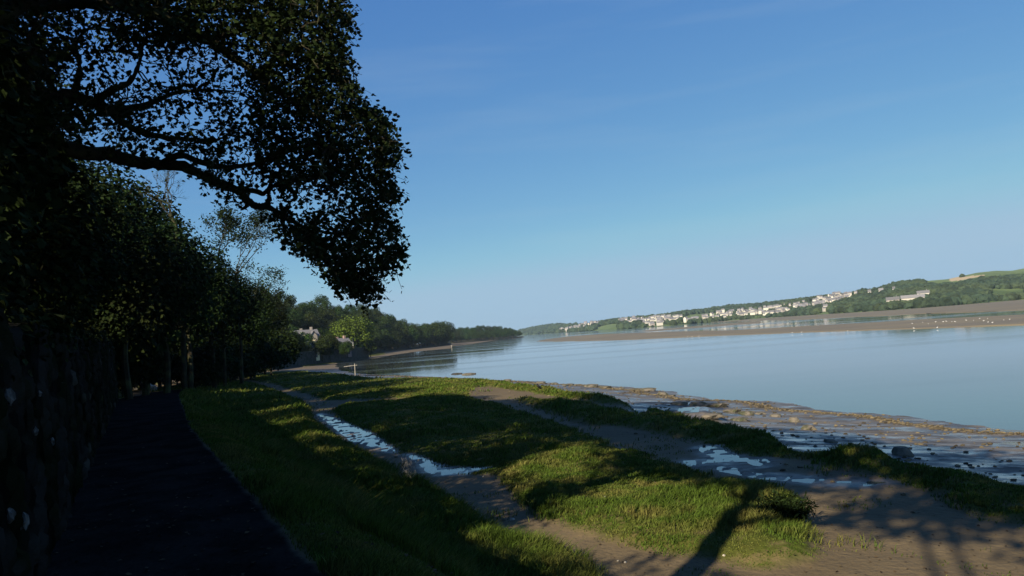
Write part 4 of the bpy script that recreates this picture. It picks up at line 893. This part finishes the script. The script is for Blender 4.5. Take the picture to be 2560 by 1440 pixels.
for q, (u, v, w_, lab) in enumerate([(1281, 1299, 14, 'pale stone lying on the sandy track beside the limb shadow'), (1545, 1402, 7, 'small pale stone at the track edge by the bank tip, left of two'), (1563, 1406, 9, 'small pale stone at the track edge by the bank tip, right of two'), (1512, 1243, 6, 'tiny pale stone in the grass of the turf island'),
     (1208, 1192, 6, 'tiny pale stone beyond the second puddle'), (1090, 1102, 5, 'tiny pale stone in the turf above the long puddle'), (1810, 1389, 9, 'flat ochre stone at the front of the turf island'), (1975, 1316, 12, 'rounded pale stone under the weed clump')]):
    rock(u, v, w_, w_ * .45, lab, 1.75, 'stone', SM, None, 'stone')
# shingle: the strand line and scattered pebbles
rs = np.random.default_rng(17); az = np.radians(rs.uniform(-36, 37, 260000)); r_ = 14 * (150 / 14) ** rs.random(260000); x, y = np.sin(az) * r_, np.cos(az) * r_
h_, g_, w_, p_, s_ = heights(x, y); k = (g_ < .3) & (p_ < .5) & (h_ > .02) & ((rs.random(len(x)) < s_ ** 2 * .8) | ((rs.random(len(x)) < .02) & (h_ < 1.3)) | (rs.random(len(x)) < .003))
x, y, h_, r_ = x[k], y[k], h_[k], r_[k]; n_ = len(x); sz = np.minimum(rs.uniform(.015, .05, n_) * (1 + r_ / 70), .12); SV, SF = IV[:12], np.array([(0, 11, 5), (0, 5, 1), (0, 1, 7), (0, 7, 10), (0, 10, 11), (1, 5, 9), (5, 11, 4), (11, 10, 2), (10, 7, 6), (7, 1, 8), (3, 9, 4), (3, 4, 2), (3, 2, 6), (3, 6, 8), (3, 8, 9), (4, 9, 5), (2, 4, 11), (6, 2, 10), (8, 6, 7), (9, 8, 1)])
V = SV[None] * (1 + rs.normal(0, .2, (n_, 12, 1))) * sz[:, None, None] * np.array([1.2, 1, .6]) + np.stack([x, y, h_ + sz * .2], -1)[:, None]
sh = MB(); sh.add(V.reshape(-1, 3), [(np.arange(n_)[:, None, None] * 12 + SF[None]).reshape(-1, 3)], 0, np.repeat(rs.random(n_), 12)); tag(sh.build('shingle', M_shingle), 'shingle and weed strewn along the strand line', 'shingle', kind='stuff'); print('shingle', n_)

# ------------------------------------------------------------------ posts and buildings round the bay
p = pt(888, 935, 122); e = empty('wooden_post', (p[0], p[1], 0), 'thin pale post with a crossbar standing at the water edge', 'post'); m_ = MB(); tube(m_, [(0, 0, -.2), (.02, 0, p[2] + 1.65)], [.075, .06], 7); m_.build('shaft', M_wood, e)
m_ = MB(); tube(m_, [(-1.75, .05, p[2] + 1.27), (.4, .05, p[2] + 1.38)], .05, 6); m_.build('crossbar', M_wood, e)
p = pt(883, 868, 314); e = empty('white_pole', (p[0], p[1], 1.4), 'tall white pole in front of the lime green tree', 'pole'); m_ = MB(); tube(m_, [(0, 0, 0), (0, 0, p[2] - 1.4 + 3.6)], [.15, .1], 8); m_.build('shaft', M_pole, e); m_ = MB(); tube(m_, [(0, 0, p[2] + 2.2), (0, 0, p[2] + 2.4)], [.2, .05], 8); m_.build('cap', M_pole, e)
p = pt(1129, 866, 470); e = empty('marker_post', (p[0], p[1], -.3), 'small marker post at the point of the pale beach', 'post'); m_ = MB(); tube(m_, [(0, 0, -.3), (0, 0, 1.7)], .16, 6); m_.build('shaft', M_wood, e); m_ = MB(); box(m_, (0, 0, 1.8), (.7, .2, .35)); m_.build('topmark', M_wood, e)
# sea wall
m_ = MB(); P = [(640, 893, 195), (700, 885.5, 222), (760, 880.5, 250), (850, 873.5, 286), (921, 868.5, 325)]
e = empty('sea_wall', (*pt(760, 880, 250)[:2], 0), 'long low dark sea wall round the head of the bay', 'wall'); wo = np.array(e.location); Q = np.array([pt(*q) for q in P]); V = []
for q in Q: V += [[*q[:2], 0], [q[0], q[1], q[2]], [q[0] * 1.003, q[1] * 1.003, q[2]], [q[0] * 1.003, q[1] * 1.003, 0]]
a = np.arange(len(Q) - 1)[:, None] * 4; b = np.arange(3)[None]; m_.add(np.array(V) - wo, [np.stack([a + b, a + b + 1, a + 5 + b, a + 4 + b], -1).reshape(-1, 4)]); m_.build('masonry', M_masonry, e)
m_ = MB(); V = []
for q in Q: V += [[q[0] * .9985, q[1] * .9985, q[2]], [q[0] * .9985, q[1] * .9985, q[2] + .2], [q[0] * 1.0045, q[1] * 1.0045, q[2] + .2], [q[0] * 1.0045, q[1] * 1.0045, q[2]]]
m_.add(np.array(V) - wo, [np.stack([a + b, a + b + 1, a + 5 + b, a + 4 + b], -1).reshape(-1, 4)]); m_.build('coping', M_rock, e)
def villa(u, vb, dist, w_, d_, h_, label, wall, gables=1, rz=0):
    p = pt(u, vb, dist); g_ = 1.4; h_ += p[2] - g_
    e = empty('house', (p[0], p[1], g_), label, 'house', rz=rz + math.atan2(-p[0], p[1])); x, y = w_ / 2, d_ / 2; rh = w_ * .3
    m_ = MB(); m_.add([(-x, -y, 0), (x, -y, 0), (x, y, 0), (-x, y, 0), (-x, -y, h_), (x, -y, h_), (x, y, h_), (-x, y, h_), (-x, 0, h_ + rh), (x, 0, h_ + rh)], [np.array([(0, 1, 5, 4), (2, 3, 7, 6)]), np.array([(1, 2, 6, 9, 5), (3, 0, 4, 8, 7)])])
    for k in range(gables):
        gx = (k + .5) / gables * w_ - x; gw = w_ / gables * .3; m_.add([(gx - gw, -y - .6, 0), (gx + gw, -y - .6, 0), (gx + gw, -y + 1, 0), (gx - gw, -y + 1, 0), (gx - gw, -y - .6, h_), (gx + gw, -y - .6, h_), (gx + gw, -y + 1, h_), (gx - gw, -y + 1, h_), (gx, -y - .6, h_ + gw * 1.3), (gx, -y + 2.5, h_ + gw * 1.3)], [np.array([(1, 2, 6, 5), (3, 0, 4, 7)]), np.array([(0, 1, 5, 8, 4)])])
    m_.build('wall', wall, e); r_ = MB(); s_ = .4
    r_.add([(-x - s_, -y - s_, h_ - .2), (x + s_, -y - s_, h_ - .2), (x + s_, 0, h_ + rh + .15), (-x - s_, 0, h_ + rh + .15), (-x - s_, y + s_, h_ - .2), (x + s_, y + s_, h_ - .2)], [np.array([(0, 1, 2, 3), (3, 2, 5, 4)])])
    for k in range(gables):
        gx = (k + .5) / gables * w_ - x; gw = w_ / gables * .3 + .25; zt = h_ + gw * 1.3; r_.add([(gx - gw, -y - .9, h_ - .2), (gx, -y - .9, zt + .1), (gx, 0, zt + .1), (gx - gw, 0, h_ - .2), (gx + gw, -y - .9, h_ - .2), (gx + gw, 0, h_ - .2)], [np.array([(0, 1, 2, 3), (1, 4, 5, 2)])])
    ro = r_.build('roof', M_roof, e); c_ = MB(); box(c_, (x * .55, 0, h_ + rh + .3), (.8, .8, 1.5)); c_.build('chimney', wall, ro); c_ = MB(); box(c_, (-x * .3, 1, h_ + rh + .1), (.8, .8, 1.3)); c_.build('chimney', wall, ro)
    for lv in range(int(h_ // 3)):
        for q in np.linspace(-x + 1.2, x - 1.2, max(2, int(w_ // 2.6))):
            wn = MB(); box(wn, (q, -y - (.66 if gables else .06), 1.8 + lv * 2.9), (1.0, .12, 1.4)); wn.build('window', M_window, e)
M_grst = mat('pale_stone_wall', (.26, .24, .21), .95, .1, (.8, (.17, .16, .14), .4, .6)); M_cream = mat('cream_render', (.8, .68, .42), .9, .2)
villa(764, 846, 280, 8, 7, .6, 'grey gabled villa half hidden by trees above the sea wall', M_grst, 2, .25); villa(776, 879, 262, 5.2, 4, 1.3, 'small cream garden building glowing behind the sea wall', M_cream, 0, .2)
villa(852, 862, 296, 6, 5, .6, 'low pinkish cottage left of the white pole', mat('pink_render', (.3, .21, .18), .9, .2), 0, .5); villa(790, 862, 290, 6, 6, 1.0, 'white house behind the villa and its trees', M_white, 1, -.2)
p = pt(925, 870, 322); plant_tree('bank_bush', PBG, (p[0], p[1], 1.2), 'green bush growing against the end of the sea wall', None, 1, (1.7, 1.7, 1.5), 'bush')
for q, (u, vb, d_, sc_) in enumerate([(718, 884, 240, .62), (742, 880, 255, .5), (797, 878, 262, .42), (815, 876, 272, .5), (862, 872, 282, .4), (752, 876, 268, .8), (805, 870, 285, .8), (712, 880, 252, .9), (738, 878, 258, .7), (824, 876, 268, .6), (757, 880, 256, .55), (805, 878, 262, .6), (868, 874, 290, .42), (845, 874, 286, .45), (690, 884, 230, .8)]):
    p = pt(u, vb, d_); plant_tree('garden_tree', PROT[q % 5], (p[0], p[1], 1.4), 'garden tree standing round the villa behind the sea wall', 'garden trees round the villa', q, (sc_, sc_, sc_ * 1.25))

# ------------------------------------------------------------------ people, dog, birds
def skin(name, V, E, Rd, m, parent, lev=1, root=0):
    me = bpy.data.meshes.new(name); me.from_pydata([tuple(v) for v in V], E, []); me.materials.append(m); o = bpy.data.objects.new(name, me); COL.objects.link(o)
    if parent: o.parent = parent
    o.modifiers.new('skin', 'SKIN').use_smooth_shade = True; sd = o.modifiers.new('sub', 'SUBSURF'); sd.levels = sd.render_levels = lev
    if not me.skin_vertices: me.attributes.new('x', 'FLOAT', 'POINT')
    sv_ = me.skin_vertices[0].data if me.skin_vertices else None
    if sv_:
        for k, r_ in enumerate(Rd): sv_[k].radius = (r_, r_) if not isinstance(r_, tuple) else r_
        sv_[root].use_root = True
    return o
def person(loc, rz, top, legs, label, H_=1.72, step=.16, hairc=(.05, .03, .02), group=None, skinc=(.5, .33, .25)):
    e = empty('person', loc, label, 'person', group, rz); k = H_ / 1.72
    ms = mat('skin', skinc, .6); mt = mat('jacket', top, .9); ml = mat('trousers', legs, .9); mh = mat('hair', hairc, .8); mf = mat('shoes', (.03, .03, .03), .7)
    S = np.array([(0, 0, .95), (0, 0, 1.15), (0, 0, 1.38), (0, 0, 1.48), (0, .01, 1.56), (0, .015, 1.66), (-.19, 0, 1.40), (-.25, -.03, 1.14), (-.26, .1, .9), (-.26, .14, .82), (.19, 0, 1.40), (.25, .05, 1.14), (.26, .12, .92), (.26, .15, .83), (-.09, 0, .9), (-.1, step * .6, .5), (-.1, step, .08), (-.1, step + .16, .04), (.09, 0, .9), (.1, -step * .2, .5), (.1, -step * 1.1, .1), (.1, -step + .1, .04)]) * k
    Eg = [(0, 1), (1, 2), (2, 3), (3, 4), (4, 5), (2, 6), (6, 7), (7, 8), (8, 9), (2, 10), (10, 11), (11, 12), (12, 13), (0, 14), (14, 15), (15, 16), (16, 17), (0, 18), (18, 19), (19, 20), (20, 21)]
    Rr = np.array([.12, .12, .13, .055, .085, .09, .06, .042, .032, .035, .06, .042, .032, .035, .085, .058, .042, .04, .085, .058, .042, .04]) * k
    skin('body', S, Eg, Rr, ms, e, 2)
    J = [0, 1, 2, 6, 7, 8, 10, 11, 12]; mp_ = {j: i for i, j in enumerate(J)}; skin('jacket', S[J], [(mp_[a], mp_[b]) for a, b in Eg if a in mp_ and b in mp_], Rr[J] * 1.22 + .012, mt, e, 2)
    J = [0, 14, 15, 16, 18, 19, 20]; mp_ = {j: i for i, j in enumerate(J)}; skin('trousers', S[J], [(mp_[a], mp_[b]) for a, b in Eg if a in mp_ and b in mp_], Rr[J] * 1.2 + .012, ml, e, 2)
    h_ = MB(); Vh = IV * [.1, .115, .11]; Vh = Vh + [0, -.015, 1.655]; h_.add(Vh * k, [IF[(IV[IF].mean(1)[:, 2] > -.1) | (IV[IF].mean(1)[:, 1] < -.2)]]); h_.build('hair', mh, e, True)
    for j in (16, 20):
        s_ = MB(); c_ = S[j] + np.array([0, .07, -.04]) * k; s_.add(IV * np.array([.055, .14, .05]) * k + c_, [IF]); s_.build('shoe', mf, e, True)
    return e
p = onland(628, 924); person(p, 2.6, (.5, .55, .7), (.03, .03, .05), 'person in a pale blue top walking on the shaded shore, western of the pair')
p = onland(637, 925); person(p, 2.5, (.45, .45, .5), (.3, .22, .2), 'person in a grey top walking on the shaded shore beside another')
p = onland(700, 905); person(p, 1.2, (.6, .62, .58), (.4, .4, .36), 'lone person in pale clothes near the sea wall', 1.65)
p = onland(359, 979); person(p, .5 + R(26), (.04, .045, .06), (.03, .03, .035), 'person in dark clothes and a pale cap walking away down the path', 1.75, hairc=(.6, .62, .65))
# pale dog beside them
p = onland(384, 979); e = empty('dog', p, 'pale slim dog walking beside the person on the dark path', 'dog', rz=R(60)); md = mat('dog_coat', (.6, .6, .58), .9)
DV = np.array([(0, .0, .52), (0, .2, .54), (0, -.22, .55), (0, .33, .6), (0, .42, .72), (0, .55, .74), (0, .68, .7), (-.07, .26, .4), (-.07, .24, .22), (-.07, .27, .03), (.07, .24, .4), (.07, .16, .22), (.07, .2, .03), (-.07, -.27, .42), (-.07, -.2, .28), (-.07, -.34, .18), (-.07, -.28, .03), (.07, -.27, .42), (.07, -.26, .28), (.07, -.42, .18), (.07, -.38, .03), (0, -.4, .5), (0, -.55, .34), (0, -.62, .3)]) * 1.15
DE = [(0, 1), (0, 2), (1, 3), (3, 4), (4, 5), (5, 6), (1, 7), (7, 8), (8, 9), (1, 10), (10, 11), (11, 12), (2, 13), (13, 14), (14, 15), (15, 16), (2, 17), (17, 18), (18, 19), (19, 20), (2, 21), (21, 22), (22, 23)]
skin('body', DV, DE, [.1, .13, .105, .08, .065, .065, .03, .05, .028, .024, .05, .028, .024, .06, .035, .025, .024, .06, .035, .025, .024, .03, .018, .01], md, e, 2)
m_ = MB(); m_.add(np.array([(-.06, .6, .86), (-.1, .56, .76), (-.03, .62, .88), (.06, .6, .86), (.1, .56, .76), (.03, .62, .88)]) * 1.0, [np.array([(0, 1, 2), (3, 5, 4)])]); m_.build('ear', md, e)
# crow
def lathe_bird(spine, rad_, n=10):
    m_ = MB(); tube(m_, smooth_line(spine, 3), np.interp(np.linspace(0, 1, len(smooth_line(spine, 3))), np.linspace(0, 1, len(rad_)), rad_), n); return m_
p = onland(1348, 973); e = empty('crow', p, 'black crow standing upright on the turf by the sandy track', 'crow', rz=2.2)
m_ = lathe_bird([(0, -.2, .02), (0, -.12, .09), (0, -.02, .17), (0, .05, .24), (0, .08, .3), (0, .11, .34), (0, .16, .335), (0, .21, .325)], [.01, .035, .07, .075, .05, .042, .02, .004]); m_.build('body', M_black, e, True)
for q in (-.03, .03): m_ = MB(); tube(m_, [(q, .02, .14), (q, .03, .07), (q, .035, -.01)], .008, 5); m_.build('leg', M_black, e)
for q in (-1, 1): m_ = MB(); m_.add(IV * [.02, .13, .05] @ np.array([[1, 0, 0], [0, .72, .69], [0, -.69, .72]]) + [q * .055, -.03, .17], [IF]); m_.build('wing', M_black, e, True)
# gulls
GUL = [(2281, 810), (2307, 807.6), (2321, 811), (2339, 806), (2358, 805.6), (2366, 804.5), (2380, 806), (2388, 805.6), (2416, 802), (2434, 803), (2449, 797.8), (2459, 803.5), (2469, 797.8), (2470, 807), (2481, 808), (2510, 801.7), (2524, 800), (2285, 822), (2343, 820.5), (2119, 829.3), (2004, 832), (1980, 833.5), (1719, 842.5), (1730, 843), (1747, 841.5)]
g0 = None
for q, (u, v) in enumerate(GUL):
    p = at(u, v, .12); near = v > 815
    lab, grp = ('small white gull at the very edge of the sandbar', 'gulls along the sandbar edge') if near else ('small white gull resting on the sandbar', 'gulls resting on the sandbar')
    if g0 is None:
        g0 = empty('gull', p, lab, 'gull', grp, .4); g0.scale = (.75,) * 3; b = lathe_bird([(0, -.22, .16), (0, -.1, .17), (0, .02, .18), (0, .12, .22), (0, .16, .3), (0, .2, .33), (0, .27, .32)], [.01, .06, .085, .07, .045, .04, .005], 8).build('body', M_white if False else M_gull, g0, True)
        m_ = MB(); m_.add(IV * [.085, .2, .05] + [0, -.08, .215], [IF]); m_.build('wing', M_grey, g0, True)
        for q2 in (-.03, .03): m_ = MB(); tube(m_, [(q2, 0, .12), (q2, 0, -.02)], .008, 4); m_.build('leg', M_grey, g0)
        gk = kids(g0)
    else: dup(g0, gk, p, rt.uniform(0, 6.28), (.75, .75, .75), lab, grp)

# ------------------------------------------------------------------ air
hz = bpy.data.materials.new('haze'); hz.use_nodes = True; t = hz.node_tree; t.nodes.clear(); pv_ = t.nodes.new('ShaderNodeVolumePrincipled'); pv_.inputs['Color'].default_value = (.62, .82, 1, 1); pv_.inputs['Density'].default_value = .00007; pv_.inputs['Anisotropy'].default_value = .2
oo = t.nodes.new('ShaderNodeOutputMaterial'); t.links.new(pv_.outputs[0], oo.inputs['Volume'])
m_ = MB(); box(m_, (0, 0, 46), (11000, 11000, 96)); o = m_.build('haze', hz); tag(o, 'thin bluish evening air over the estuary', 'haze', kind='stuff')
print('objects', len(COL.objects))
